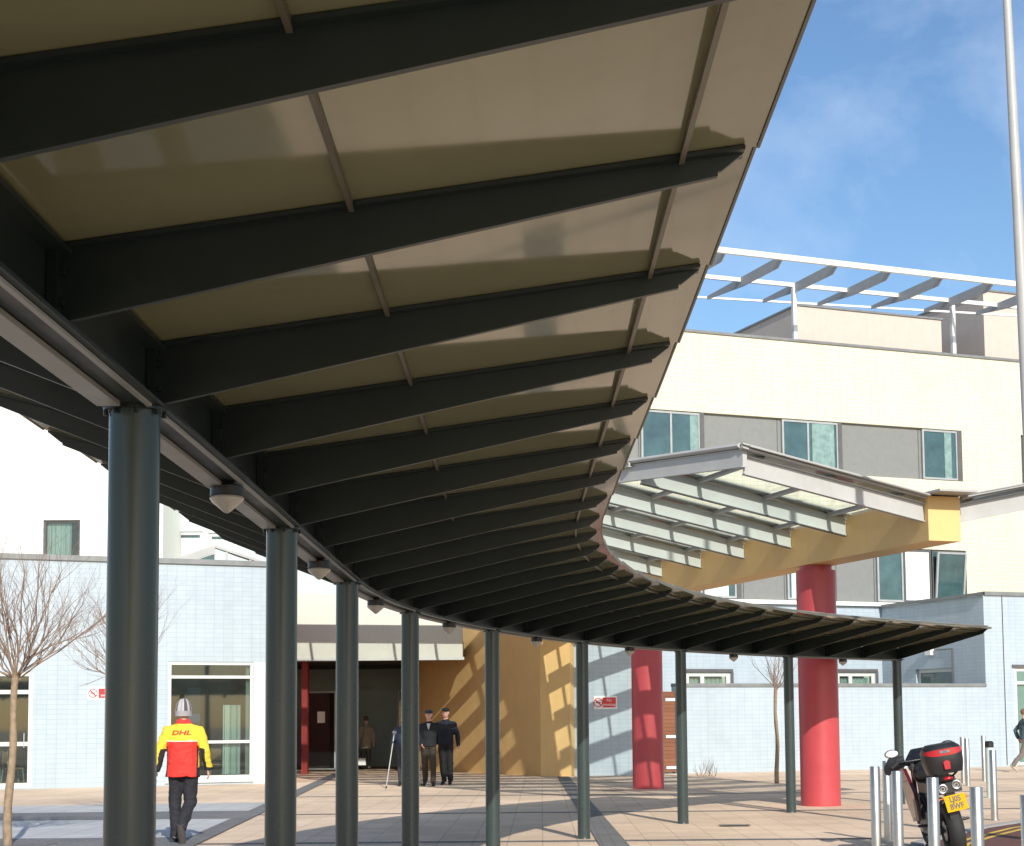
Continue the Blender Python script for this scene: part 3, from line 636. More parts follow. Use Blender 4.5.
# penthouses
def pent(x0, yt0, x1, yt1, d, depth, zb):
    a, b = PFc.loc(x0, yt0, d), PFc.loc(x1, yt1, d); zt = (a.z + b.z) / 2
    part('penthouse', MB().box(a.x, b.x, d, d + depth, zb, zt), M['penthouse'], mbld, PFc.M)
    part('penthouse_coping', MB().box(a.x - .05, b.x + .05, d - .05, d + depth + .05, zt, zt + .08), M['coping'], mbld, PFc.M)
pent(797, 306, 941, 320, 5.4, 9, zpar - .4); pent(983, 294, 1100, 301, 5.0, 8, zpar - .4)
# projecting blue wing: shaded side face and front face
a = gnd(984, 767); PLW = Plane((13.8, 49.85), 0.36)
zlw = (PLW.loc(690, 687.5).z + PLW.loc(980, 686).z) / 2; zbx = PLW.loc(990, 595.5).z
s0 = PLW.loc(984.5, 640).x
cor = PLW.w(s0, 0, 0); fpt = PFc.w(PFc.loc(882.5, 640, .0).x, 0.02, 0)
dirv = (fpt - cor); PSD = Plane((cor.x, cor.y), math.atan2(dirv.y, dirv.x)); LS = dirv.length
pw_ = thing('blue_wing', tuple(cor), 'pale blue tiled single storey wing with a shaded side wall, far right', 'building')
dop = q(PLW, 1016, 1075, 668, 762); dop = (dop[0], dop[1], .0, dop[3])
part('front_wall', wall_mb(s0, 16, 0, zbx, [dop], .3), M['bluetile'], pw_, PLW.M, False)
fo = window(pw_, PLW, dop[0], dop[1], .02, dop[3] - .003, y=.04, fm='frame_white', gm='window', w=.1, hb=(2.6,)); 
part('blind', MB().box(dop[0] + .08, dop[1] - .08, .13, .14, .1, dop[3] - .15), M['palegreen'], fo, PLW.M)
part('head_trim', MB().box(dop[0] - .1, dop[1] + .1, -.03, -.001, dop[3], dop[3] + .1), M['frame_dark'], fo, PLW.M)
# side face: local plane facing the yard (x from corner towards facade)
r = q(PSD, 953.6, 916, 668.5, 685)     # note x reversed
PSD2 = PSD
r = (min(r[0], r[1]), max(r[0], r[1]), r[2] - .3, r[3])
sidew = wall_mb(.302, LS, 0, zbx - .002, [(r[0], r[1], r[2], r[3])], -.28)
part('side_wall', sidew, M['bluetile'], pw_, PSD.M, False)
fo = part('window', framebars(r[0] + .002, r[1] - .002, r[2] + .002, r[3] - .002, -.16, -.1, .12), M['frame_white'], pw_, PSD.M)
part('pane', MB().box(r[0] + .05, r[1] - .05, -.14, -.13, r[2] + .05, r[3] - .05), M['teal'], fo, PSD.M)
part('coping', MB().prism([(cor.x, cor.y), (fpt.x, fpt.y), (fpt.x - .06, fpt.y - .12), (cor.x - .04, cor.y - .12)], zbx, zbx + .10).box(0, 0.001, 0, .001, zbx, zbx + .001), M['coping'], pw_)
part('front_coping', MB().box(s0 + .02, 16, -.06, .34, zbx + .002, zbx + .12), M['coping'], pw_, PLW.M)
wl = PSD.loc(931, 651); part('wall_lamp', MB().box(wl.x - .16, wl.x + .16, .002, .14, wl.z - .14, wl.z + .12), M['signwhite'], pw_, PSD.M)
c0 = PSD.loc(935, 650); c1 = PSD.loc(952.5, 650); c2 = PSD.loc(952.5, 684)
part('cable_conduit', MB().tube([(c0.x, .03, c0.z), (c1.x, .03, c0.z), (c1.x, .03, c2.z)], .022, 6), M['frame_dark'], pw_, PSD.M)
xx = PLW.loc(1003, 640).x; part('movement_joint', MB().tube([(xx, -.012, .05), (xx, -.012, zbx)], .014, 6), M['frame_dark'], pw_, PLW.M)
# low yard wall
yw = thing('yard_wall', tuple(PLW.w(-6, 0, 0)), 'long pale blue tiled garden wall with grey coping behind the red columns', 'wall')
xl = PLW.loc(676.5, 730).x
part('wall', MB().box(xl, s0 - .001, 0, .3, 0, zlw), M['bluetile'], yw, PLW.M, False)
part('coping', MB().box(xl, s0 - .001, -.04, .34, zlw, zlw + .10), M['coping'], yw, PLW.M)
gt = q(PLW, 655, 676, 691.5, 772); 
gte = thing('timber_gate', tuple(PLW.w(gt[0], 0, 0)), 'brown horizontal board timber gate between red column and blue wall', 'gate')
part('board_panel', MB().box(gt[0] - .8, xl - .01, .05, .12, .06, gt[3]), M['wood'], gte, PLW.M, False)
part('gate_post', MB().box(gt[0] - .95, gt[0] - .805, .02, .15, 0, gt[3] + .03), M['wood'], gte, PLW.M, False)
for yy in (700, 737, 768): z = PLW.loc(667, yy).z; part('hinge', MB().box(xl - .32, xl - .02, .02, .049, z - .03, z + .05), M['signwhite'], gte, PLW.M)
# blue end block beside the ochre wall
bb = thing('blue_end_block', (o2.x, o2.y, 0), 'pale blue tiled wall with a no smoking sign between ochre wall and red column', 'wall')
PE = Plane((o2.x - .3, o2.y + .35), R(4)); 
part('wall', MB().box(0, PE.loc(652, 700).x, 0, .3, 0, 5.2), M['bluetile'], bb, PE.M, False)
part('return_wall', MB().box(PE.loc(652, 700).x - .3, PE.loc(652, 700).x, .302, 3.4, 0, 5.2), M['bluetile'], bb, PE.M, False)
part('coping', MB().box(0, PE.loc(652, 700).x + .05, -.05, .36, 5.2, 5.32), M['coping'], bb, PE.M)
sign(PE, q(PE, 594, 617, 696, 709), -.003, 'white and red no smoking sign on the blue wall left of the red column')

# ================================================================== ROOF PERGOLA
zp = PFc.loc(797, 284, .2).z
rp_ = thing('roof_pergola', tuple(PFc.w(0, .2, zpar)), 'white steel sunshade pergola with grey fins along the roof edge', 'pergola')
def dat(x, y):                                 # depth at which pixel lies at height zp
    P = PFc.Mi @ EYE; r = PFc.Mi.to_3x3() @ ray(x, y); t = (zp - P.z) / r.z; return P + r * t
n0 = dat(715, 249.5); n1 = dat(1015, 284); m0 = dat(700, 276); m1 = dat(1015, 307); k0 = dat(695, 297); k1 = dat(935, 311)
dn, dm, dk = (n0.y + n1.y) / 2, .2, (k0.y + k1.y) / 2
print('pergola depths', n0.y, n1.y, m0.y, m1.y, k0.y, k1.y)
def line_rail(a, b, w, h, nm='rail'):
    sl = (b.y - a.y) / (b.x - a.x); f = lambda x: a.y + sl * (x - a.x)
    mb = MB(); xa, xb = XL + 1, 21.5
    mb.prism([(xa, f(xa) - w), (xb, f(xb) - w), (xb, f(xb) + w), (xa, f(xa) + w)], zp - h, zp + h); part(nm, mb, M['pergola'], rp_, PFc.M); return f
fn = line_rail(n0, n1, .06, .09); fm_ = line_rail(m0, m1, .05, .07); fk = line_rail(k0, k1, .035, .035)
xt = [dat(x, y) for x, y in ((777, 260.5), (829.5, 267), (883, 272.5), (935, 279), (986, 285))]
stp = (xt[-1].x - xt[0].x) / 4
bm_ = None
for k in range(-9, 9):
    x = xt[0].x + stp * k; ya, yb = fn(x) + .1, fk(x) - .06; w_ = .06
    if x > 21 or x < XL + 1: continue
    mb = MB().prism([(ya, zp - .10), (ya + .25, zp - .27), ((ya + yb) * .5, zp - .27), (yb, zp - .08), (yb, zp + .04), (ya, zp + .10)], -.02, .02, Matrix(((0, 0, 1, x), (1, 0, 0, 0), (0, 1, 0, 0), (0, 0, 0, 1))))
    part('fin', mb, M['blade'], rp_, PFc.M)
xp = [PFc.loc(797, 320, .2).x, PFc.loc(953.5, 330, .2).x]; sp_ = xp[1] - xp[0]
for k in range(-4, 4):
    x = xp[0] + sp_ * k
    if x > 21 or x < XL + 1: continue
    part('post', MB().box(x - .07, x + .07, fm_(x) - .07, fm_(x) + .07, zpar - .35, zp - .072), M['pergola'], rp_, PFc.M)

# ================================================================== GLASS ENTRANCE CANOPY
rc2, rc1 = gnd(821, 805.5), gnd(648.5, 788.5)
ad = (rc1 - rc2).normalized(); aw = V((-ad.y, ad.x, 0))          # along away, left
gc = thing('entrance_canopy', (rc2.x, rc2.y, 0), 'glass and grey steel canopy with ochre beam carried by two thick red columns', 'canopy')
def GP(s, l, z): p = rc2 + ad * s + aw * l; return V((p.x, p.y, z))
zbm0 = at(817, 566, rc2.y).z
hb_ = 0.70; bw = .29
# near end: s where the end-face left edge is at x=929
s_near = -4.1
for i in range(60):
    p = GP(s_near, bw, zbm0); 
    d = p - EYE; X = PX + F_ * d.dot(RT) / d.dot(FW)
    if X < 929: s_near -= .02 if True else 0
    else: break
for i in range(400):
    p = GP(s_near, bw, zbm0); d = p - EYE; X = PX + F_ * d.dot(RT) / d.dot(FW)
    if X > 929.: s_near += .02
    else: break
print('s_near', s_near, 'zbm', zbm0, GP(s_near, bw, 0))
s_far = 19.0
MG = Matrix.Identity(4)
for i in range(3): MG[i][0] = ad[i]; MG[i][1] = aw[i]; MG[i][2] = (0, 0, 1)[i]; MG[i][3] = (rc2.x, rc2.y, 0)[i]
ztop = zbm0 + hb_
part('beam', MB().box(s_near, s_far, -bw, bw, zbm0, ztop), M['ochre'], gc, MG, False)
for sdist, nm in ((0, ''), ((rc1 - rc2).length, '')):
    T_ = Matrix.Translation(rc2 + ad * sdist)
    c_ = part('column', MB().lathe([(.355, 0), (.355, zbm0 - .09)], 48), M['red'], gc, T_)
    part('column_neck', MB().lathe([(.29, zbm0 - .09), (.29, zbm0)], 40), M['red'], c_, T_)
GS = .20
def L_at(s, side):
    u = s - s_near
    return (3.45 + min(u, 11.5) * .27) if side > 0 else 3.15
zr0 = ztop - .10
def gz(l): return zr0 + GS * (abs(l) - bw)
def ibeam(mb, a, b, dep, w, tf=.02):               # a,b points at the top line
    d = (b - a).normalized(); sd_ = V((-d.y, d.x, 0)).normalized()
    def slab(z0, z1, hw):
        vs = []
        for p in (a, b):
            for sg in (-1, 1):
                for z in (z0, z1): vs.append(p + sd_ * hw * sg + V((0, 0, z)))
        mb.add(vs, [(0, 1, 3, 2), (4, 6, 7, 5), (0, 4, 5, 1), (2, 3, 7, 6), (0, 2, 6, 4), (1, 5, 7, 3)])
    slab(-tf, 0, w); slab(-dep + tf, -tf - .0005, .012); slab(-dep, -dep + tf - .0005, w)
rs = [s_near + .12]
sr0 = 0
# rafter positions from the photo: beam-side ends
for px_, py_ in ((791, 542), (744, 551), (701, 560), (662, 569)):
    pg = V((GP(0, bw, 0).x, GP(0, bw, 0).y, 0)); r = ray(px_, py_)
    # solve GP(s,bw) on ray in plan
    A = ad; B = V((r.x, r.y)); P0 = pg
    det = A.x * (-B.y) + A.y * B.x; s_ = (-(P0.x) * (-B.y) - (-(P0.y)) * (-B.x)) / det
    s_ = ((-P0.x) * (-B.y) - (-B.x) * (-P0.y)) / (A.x * (-B.y) - (-B.x) * A.y); rs.append(s_)
print('rafters', rs)
stepr = (rs[4] - rs[1]) / 3
RS = [rs[0], rs[1] - stepr] + rs[1:] + [rs[4] + stepr * k for k in range(1, 8)]
RS = [r for r in RS if r < 19.3]
RS = sorted(RS)
for side in (1, -1):
    for i, s_ in enumerate(RS):
        l1 = L_at(s_, side) - .08
        if i == 0: a = GP(s_, side * (bw + .01), gz(bw)); b = GP(s_, side * l1, gz(l1)); mb = MB(); ibeam(mb, b, a, .30, .05); part('rafter', mb, M['galv'], gc)
        else:
            mb = MB(); ibeam(mb, GP(s_, side * l1, gz(l1) + .05), GP(s_, side * (bw + .01), gz(bw) + .05), .29, .045, .016); rf = part('rafter', mb, M['rafter'], gc)
            mb = MB(); ibeam(mb, GP(s_, side * l1, gz(l1) - .241), GP(s_, side * (bw + .012), gz(bw) - .241), .014, .047, .006); part('bottom_flange', mb, M['galvdark'], rf)
        mb = MB(); ibeam(mb, GP(s_ + .02, side * l1, gz(l1) + .105), GP(s_ + .02, side * (bw + .03), gz(bw) + .105), .022, .29, .010); part('shade_strip', mb, M['galv'], gc)  # opaque strip added over each rafter to cast extra shade
        if i < len(RS) - 1:
            s2 = RS[i + 1]; l2 = L_at(s2, side) - .08; z0 = lambda l: gz(l) + .075
            pts = [GP(s_ + .02, side * (bw + .02), z0(bw)), GP(s_ + .02, side * l1, z0(l1)), GP(s2 - .02, side * l2, z0(l2)), GP(s2 - .02, side * (bw + .02), z0(bw))]
            part('glass_pane', MB().add(pts, [(0, 1, 2, 3)]), M['pane'], gc, None, False)
            mb = MB(); q_ = .35
            while q_ < l2 - bw:
                ll = bw + q_; ibeam(mb, GP(s_ + .05, side * ll, gz(ll) + .07), GP(s2 - .05, side * ll, gz(ll) + .07), .07, .035, .012); q_ += 1.2
            part('glazing_bar', mb, M['galv'], gc)
    # outer edge channel and near edge gutter
    mb = MB(); pr = None
    ss = [s_near + .02 + .25 * k for k in range(int((RS[-1] - s_near) / .25) + 1)]
    fr_ = []
    for s_ in ss:
        l = L_at(s_, side); p = GP(s_, side * l, 0); fr_.append((p, aw * side, gz(l)))
    vs = []; prof = [(-.07, -.21), (.02, -.21), (.02, -.195), (-.0, -.195), (-.0, .045), (.02, .045), (.02, .06), (-.07, .06)]
    n = len(prof)
    for p, o, z in fr_:
        for u, dz in prof: vs.append((p.x + o.x * u, p.y + o.y * u, z + dz))
    fs = [(i * n + k, i * n + (k + 1) % n, (i + 1) * n + (k + 1) % n, (i + 1) * n + k) for i in range(len(fr_) - 1) for k in range(n)] + [tuple(range(n)), tuple((len(fr_) - 1) * n + k for k in range(n))]
    part('edge_channel', MB().add(vs, fs), M['galv'], gc)
    vs2 = []; prof = [(-.12, .075), (.05, .075), (.09, .11), (.06, .15), (-.12, .14)]
    n = len(prof)
    for p, o, z in fr_:
        for u, dz in prof: vs2.append((p.x + o.x * u, p.y + o.y * u, z + dz))
    fs = [(i * n + k, i * n + (k + 1) % n, (i + 1) * n + (k + 1) % n, (i + 1) * n + k) for i in range(len(fr_) - 1) for k in range(n)] + [tuple(range(n)), tuple((len(fr_) - 1) * n + k for k in range(n))]
    part('edge_gutter', MB().add(vs2, fs), M['galv'], gc)
    l0 = L_at(s_near, side)
    mb = MB(); ibeam(mb, GP(s_near - .03, side * (l0 + .05), gz(l0) + .14), GP(s_near + .03, side * .32, gz(bw) + .14), .08, .06); part('end_gutter', mb, M['galv'], gc)
part('beam_capping', MB().box(s_near - .42, s_near + .25, -.34, .34, ztop + .022, ztop + .058).box(s_near + .251, s_far, -.16, .16, ztop + .02, ztop + .06).box(s_near + .3, s_near + .5, -.1, .1, ztop, ztop + .019), M['galv'], gc, MG)

# ================================================================== SMALL GROUND DETAIL
for (x, y, w_, d_) in ((735, 826, .45, .3), (612, 791, .45, .3)):
    p = gnd(x, y); mb = MB().add([(p.x - w_ / 2, p.y - d_ / 2, .020), (p.x + w_ / 2, p.y - d_ / 2, .020), (p.x + w_ / 2, p.y + d_ / 2, .020), (p.x - w_ / 2, p.y + d_ / 2, .020)], [(0, 1, 2, 3)])
    tag(part('drain_cover', mb, mat('cast_iron', (.30, .28, .25), .7, var=.3, scale=20, bump=.6, bscale=60), smooth=False), kind='structure')

# ================================================================== TREES (bare pollards)
def grow(mb, p, d, ln, r, lvl, rnd, gravity=0.10, wander=0.16):
    pts = [p.copy()]; rad = [r]; n = 5; q = p.copy(); dd = d.copy()
    for i in range(n):
        dd = (dd + V((rnd.gauss(0, wander), rnd.gauss(0, wander), rnd.gauss(0, wander * .6) + gravity))).normalized()
        q = q + dd * ln / n; pts.append(q.copy()); rad.append(r * (1 - .62 * (i + 1) / n))
        if lvl > 0:
            for _ in range(2 if lvl > 1 else rnd.choice((1, 1, 2))):
                if rnd.random() < .82:
                    ax = V((rnd.gauss(0, 1), rnd.gauss(0, 1), rnd.gauss(0, .5))).normalized()
                    nd = (dd + ax * rnd.uniform(.35, .75)).normalized(); grow(mb, q, nd, ln * rnd.uniform(.38, .62), rad[-1] * .62, lvl - 1, rnd, gravity, wander)
    mb.tube(pts, rad, 5 if r > .008 else 4)
def tree(P, fork, spread, top, label, seed, tr=.04, mains=15, lean=0.0, lvl=2):
    rnd = random.Random(seed); t = thing('young_tree', (P.x, P.y, 0), label, 'tree', 'young bare trees on the plaza')
    pts = []; rad = []
    for i in range(9):
        u = i / 8; pts.append(P + V((lean * u + .018 * math.sin(u * 9 + seed), .015 * math.cos(u * 7), fork * u))); rad.append(tr * (1.25 - .45 * u) * (1 + .06 * math.sin(u * 23)))
    rad[-1] *= 1.25
    part('trunk', MB().tube(pts, rad, 12), M['bark'], t)
    mb = MB(); f = pts[-1]
    for k in range(mains):
        a = 2 * math.pi * k / mains * 2.4 + rnd.uniform(-.3, .3); el = rnd.uniform(.42, 1.45)
        d = V((math.cos(a) * math.cos(el), math.sin(a) * math.cos(el), math.sin(el)))
        H = (top - fork); ln = rnd.uniform(.75, 1.0) * (spread * math.cos(el) + H * math.sin(el)) / (1.05)
        grow(mb, f - V((0, 0, rnd.uniform(0, .10))), d, ln * .92, tr * rnd.uniform(.20, .30), lvl, rnd, wander=.20)
    part('crown', mb, M['twig'], t)
    return t
p = gnd(7, 847); tree(p, 2.20, 1.05, 4.0, 'bare lollipop-shaped young tree before the cafe door, leftmost', 3, .048, 20, lean=.07)
part('tree_pit', MB().box(p.x - .5, p.x + .5, p.y - .5, p.y + .5, -.1, .02), M['darkgrey'], bpy.data.objects['young_tree'])
p = at(117, 700, 26.5); p.z = 0; tree(p, 2.35, .72, 3.75, 'bare young tree mostly hidden behind the nearest post', 11, .04, 16)
p = gnd(777.5, 783.5); tree(p, 2.30, .75, 3.25, 'small bare tree in front of the long blue yard wall', 23, .045, 12, lvl=1)
sh = gnd(706, 776.5); t = thing('bare_shrub', (sh.x, sh.y, 0), 'tiny leafless shrub at the foot of the blue yard wall', 'shrub')
mb = MB(); rnd = random.Random(5)
for k in range(14): grow(mb, V((sh.x + rnd.uniform(-.3, .3), sh.y + rnd.uniform(-.05, .05), 0)), V((rnd.gauss(0, .5), rnd.gauss(0, .2), 1)).normalized(), rnd.uniform(.25, .5), .007, 1, rnd)
part('twigs', mb, M['twig'], t)

# ================================================================== LAMP POST
lp0 = at(1007, 0, 20.0); lpm = at(1024, 330, 20.0); dl = (lp0 - lpm).normalized(); base = lpm - dl * (lpm.z / dl.z)
lt = thing('lamp_post', (base.x, base.y, 0), 'tall tapered galvanised lamp post at the right edge, rising past the roof', 'lamp post')
tp = base + dl * 12.5
part('pole', MB().tube([base, base + dl * 1.2, base + dl * 1.25, base + dl * 6, tp], [.12, .12, .10, .078, .045], 20), M['galv'], lt)
part('arm', MB().tube([tp, tp + V((-.3, .1, .12)), tp + V((-.9, .3, .18))], [.04, .03, .025], 10), M['galv'], lt)
part('lamp_head', MB().sphere(tp + V((-1.2, .4, .17)), (.38, .16, .09), 16), M['frame_grey'], lt)

# ================================================================== BOLLARDS
def bollard(label):
    t = thing('bollard', (0, 0, 0), label, 'bollard', 'stainless steel bollards')
    part('tube', MB().lathe([(.053, 0), (.053, 1.040), (.050, 1.046), (.0, 1.048)][:3], 28), M['stainless'], t)
    part('base_ring', MB().lathe([(.075, 0), (.075, .012), (.055, .018)], 28), M['stainless'], t)
    return t
bl = [(874.6, 766.5, 17.4, 'leftmost steel bollard, left of the motorbike'), (886.4, 761, 20.4, 'steel bollard set back between the two leftmost ones'), (896.6, 771, 16.4, 'steel bollard just below the motorbike mirror'),
      (932.5, 777.5, 14.6, 'large near steel bollard overlapping the left side of the motorbike'), (976, 787, 13.3, 'large near steel bollard just right of the yellow number plate'), (992.5, 750, 24.4, 'tallest steel bollard standing clear right of the motorbike'),
      (962.0, 737, 38.0, 'thin far steel bollard just behind the top case, left of a pair'), (966.6, 738.5, 36.5, 'thin far steel bollard just behind the top case, right of a pair'), (983.0, 735.5, 39.0, 'far thin bollard left of the dark capped post'), (1026.5, 795, 13.0, 'near steel bollard cut off by the right edge')]
b0 = None
for x, y, Y, lab in bl:
    p = at(x, y, Y); hgt = p.z; MW = Matrix.Translation((p.x, p.y, hgt - 1.046 if hgt < 1.046 else 0))
    sc = 1.0
    if hgt > 1.046: MW = MW @ Matrix.Diagonal((1, 1, hgt / 1.046, 1))
    if b0 is None: b0 = bollard(lab); b0.matrix_basis = MW; WM[b0.name] = MW
    else: dup(b0, MW, lab)
p = at(989, 741, 31.0); t = thing('capped_post', (p.x, p.y, 0), 'short grey green post with dark cap behind the tallest bollard', 'post')
part('shaft', MB().lathe([(.075, 0), (.075, p.z - .09)], 20, Matrix.Translation((p.x, p.y, 0))), M['palegreen'], t)
part('cap', MB().lathe([(.085, p.z - .12), (.085, p.z - .03), (.06, p.z)], 20, Matrix.Translation((p.x, p.y, 0))), M['black'], t)

# ================================================================== CHAIRS in the cafe
def chair(label):
    t = thing('cafe_chair', (0, 0, 0), label, 'chair', 'cafe chairs seen through the windows')
    w = mat('chair_ply', (.50, .27, .11), .45)
    part('seat', MB().box(-.21, .21, -.20, .20, .44, .465), w, t)
    part('backrest', MB().box(-.19, .19, .19, .21, .58, .86), w, t)
    for sx in (-1, 1):
        for sy in (-1, 1): part('leg', MB().tube([(sx * .19, sy * .18, .44), (sx * .22, sy * .22, 0)] if sy < 0 else [(sx * .19, .20, .88), (sx * .19, .18, .44), (sx * .22, .22, 0)], .012, 8), M['galv'], t)
    return t
c0_ = None
for (x, Y, d, rz, lab) in ((222, 0, 1.0, 2.6, 'brown cafe chair behind the glass right of the courier'), (13, 0, .9, 2.2, 'brown cafe chair behind the door glass at far left'), (-8, 0, 1.3, 3.4, 'brown cafe chair cut off by the left edge')):
    l = PL.loc(x, 760, d); pw = PL.w(l.x, d, .035); MW = Matrix.Translation(pw) @ Matrix.Rotation(rz, 4, 'Z')
    if c0_ is None: c0_ = chair(lab); c0_.matrix_basis = MW
    else: dup(c0_, MW, lab)

# ================================================================== MOTORBIKE
def torus(mb, c, R0, r, axis='x', n=40, k=12, sq=1.0, mi=0):
    vs = []; fs = []
    for i in range(n):
        a = 2 * math.pi * i / n
        for j in range(k):
            b = 2 * math.pi * j / k; rr = R0 + r * math.cos(b); vs.append(V((c[0] + r * sq * math.sin(b), c[1] + rr * math.cos(a), c[2] + rr * math.sin(a))))
    for i in range(n):
        for j in range(k): fs.append((i * k + j, ((i + 1) % n) * k + j, ((i + 1) % n) * k + (j + 1) % k, i * k + (j + 1) % k))
    return mb.add(vs, fs, mi)
pc = at(958, 857, 17.9); pc.z = 0
bk = thing('motorbike', (pc.x, pc.y, 0), 'parked black motorbike with red and black top case and yellow rear number plate', 'motorbike')
MK = Matrix.Translation((pc.x, pc.y, 0.012)) @ Matrix.Rotation(R(-2.5), 4, 'Z') @ Matrix.Rotation(R(-9.5), 4, 'Y')
def bp(nm, mb, m_, par=None, smooth=True): return part(nm, mb, m_, par or bk, MK, smooth)
chrome = M['stainless']; redp = mat('bike_red_paint', (.10, .008, .010), .25, coat=.4); orange = mat('indicator_orange', (.75, .18, .02), .25); redl = mat('red_reflector', (.42, .010, .02), .18, coat=.5)
silver = mat('silver_plastic', (.20, .20, .21), .35, .6)
for yy, tw, nm in ((0, .088, 'rear_wheel'), (1.40, .062, 'front_wheel')):
    wmb = MB(); torus(wmb, (0, yy, .31), .235, .075, n=44, k=14, sq=tw / .075); w = bp(nm, wmb, M['rubber'])
    rmb = MB(); torus(rmb, (0, yy, .31), .185, .02, n=36, k=8, sq=2.4)
    for k in range(5):
        a = k * 2 * math.pi / 5; rmb.tube([(0, yy, .31), (0, yy + .18 * math.cos(a), .31 + .18 * math.sin(a))], [.03, .02], 8)
    rmb.tube([(-.07, yy, .31), (.07, yy, .31)], .04, 14); bp('rim', rmb, M['black'], w)
    dmb = MB(); dmb.tube([(-.085, yy, .31), (-.080, yy, .31)], .11, 28); bp('brake_disc', dmb, chrome, w)
bp('swingarm', MB().tube([(-.11, 0, .31), (-.11, .5, .38)], .028, 10).tube([(.11, 0, .31), (.11, .5, .38)], .028, 10).tube([(-.13, 0, .31), (.13, 0, .31)], .018, 10), M['black'])
bp('engine', MB().sphere((0, .68, .42), (.22, .26, .22), 20).box(-.17, .17, .5, .85, .25, .5), silver)
bp('frame', MB().tube([(-.12, .5, .38), (-.14, .65, .72), (-.06, 1.08, .92)], .03, 10).tube([(.12, .5, .38), (.14, .65, .72), (.06, 1.08, .92)], .03, 10).tube([(-.10, .6, .72), (-.09, -.12, .84)], .018, 8).tube([(.10, .6, .72), (.09, -.12, .84)], .018, 8), M['black'])
bp('fuel_tank', MB().sphere((0, .82, .92), (.17, .28, .15), 20), M['black'])
bp('seat', MB().tube([(0, -.05, .88), (0, .25, .86), (0, .58, .80)], [(.13, .05), (.15, .06), (.11, .05)], 16), M['black'])
bp('tail_fairing', MB().prism([(-.13, -.30), (.13, -.30), (.17, .1), (.19, .5), (-.19, .5), (-.17, .1)], .74, .85), M['black'])
bp('side_fairing', MB().prism([(.55, .42), (.95, .38), (1.2, .62), (1.28, .98), (1.0, 1.0), (.62, .74)], -.24, -.20, Matrix(((0, 0, 1, 0), (1, 0, 0, 0), (0, 1, 0, 0), (0, 0, 0, 1)))), redp)
bp('side_fairing', MB().prism([(.55, .42), (.95, .38), (1.2, .62), (1.28, .98), (1.0, 1.0), (.62, .74)], .20, .24, Matrix(((0, 0, 1, 0), (1, 0, 0, 0), (0, 1, 0, 0), (0, 0, 0, 1)))), redp)
bp('side_panel', MB().box(-.262, -.24, .45, .62, .42, .66), M['black'])
bp('fork', MB().tube([(-.10, 1.40, .31), (-.10, 1.12, 1.05)], .026, 10).tube([(.10, 1.40, .31), (.10, 1.12, 1.05)], .026, 10), silver)
bp('front_mudguard', MB().prism([(1.15, .50), (1.25, .62), (1.45, .66), (1.62, .58), (1.6, .55), (1.44, .62), (1.27, .59), (1.18, .49)], -.07, .07, Matrix(((0, 0, 1, 0), (1, 0, 0, 0), (0, 1, 0, 0), (0, 0, 0, 1)))), M['black'])
hb = bp('handlebar', MB().tube([(-.38, .92, 1.03), (-.28, 1.0, 1.08), (-.10, 1.06, 1.07), (.10, 1.06, 1.07), (.28, 1.0, 1.08), (.38, .92, 1.03)], .014, 10), M['black'])
for s in (-1, 1):
    bp('grip', MB().tube([(s * .39, .915, 1.025), (s * .29, .99, 1.075)], [.024, .022], 12), M['rubber'], hb)
    bp('hand_guard', MB().tube([(s * .43, .93, 1.02), (s * .36, 1.04, 1.06), (s * .20, 1.09, 1.08)], [(.04, .075), (.055, .095), (.04, .07)], 12), M['black'], hb)
    bp('lever', MB().tube([(s * .28, 1.06, 1.09), (s * .44, 1.02, 1.05)], .008, 6), silver, hb)
    mr_ = bp('mirror', MB().tube([(s * .30, 1.0, 1.10), (s * .31, 1.03, 1.16)], .009, 8).sphere((s * .33, 1.03, 1.19), (.085, .03, .05), 16), M['black'])
    bp('mirror_glass', MB().sphere((s * .33, 1.012, 1.19), (.074, .018, .042), 16), M['signwhite'] if s < 0 else chrome, mr_)  # left glass: bright lit reflection put in as white colour
bp('windscreen', MB().tube([(0, 1.16, 1.02), (0, 1.14, 1.10), (0, 1.07, 1.20)], [(.18, .035), (.16, .03), (.10, .012)], 16), mat('dark_screen', (.02, .025, .04), .08))
bp('headlight', MB().sphere((0, 1.24, 1.0), (.14, .08, .10), 16), M['lens'])
# luggage rack, top case
bp('luggage_rack', MB().tube([(-.10, .10, .86), (-.13, -.22, .95), (.13, -.22, .95), (.10, .10, .86)], .012, 8), M['black'])
def rbox(x, y0, y1, z0, z1, taper=.86, n=28, e=3.2):
    mb = MB(); vs = []; L = 8; rows = []
    for i in range(L + 1):
        u = i / L; z = z0 + (z1 - z0) * u; k = (taper + (1 - taper) * math.sin(min(1, u * 1.8) * math.pi / 2)) * (1 - .30 * max(0, (u - .72) / .28) ** 2)
        for j in range(n):
            a = 2 * math.pi * j / n; c, s = math.cos(a), math.sin(a)
            sx = math.copysign(abs(c) ** (2 / e), c); sy = math.copysign(abs(s) ** (2 / e), s)
            vs.append(V((x * k * sx, (y0 + y1) / 2 + (y1 - y0) / 2 * k * sy, z)))
    fs = [(i * n + j, i * n + (j + 1) % n, (i + 1) * n + (j + 1) % n, (i + 1) * n + j) for i in range(L) for j in range(n)] + [tuple(range(n))[::-1], tuple(L * n + j for j in range(n))]
    return mb.add(vs, fs)
tcs = bp('top_case', rbox(.220, -.40, .02, .955, 1.275), M['black'])
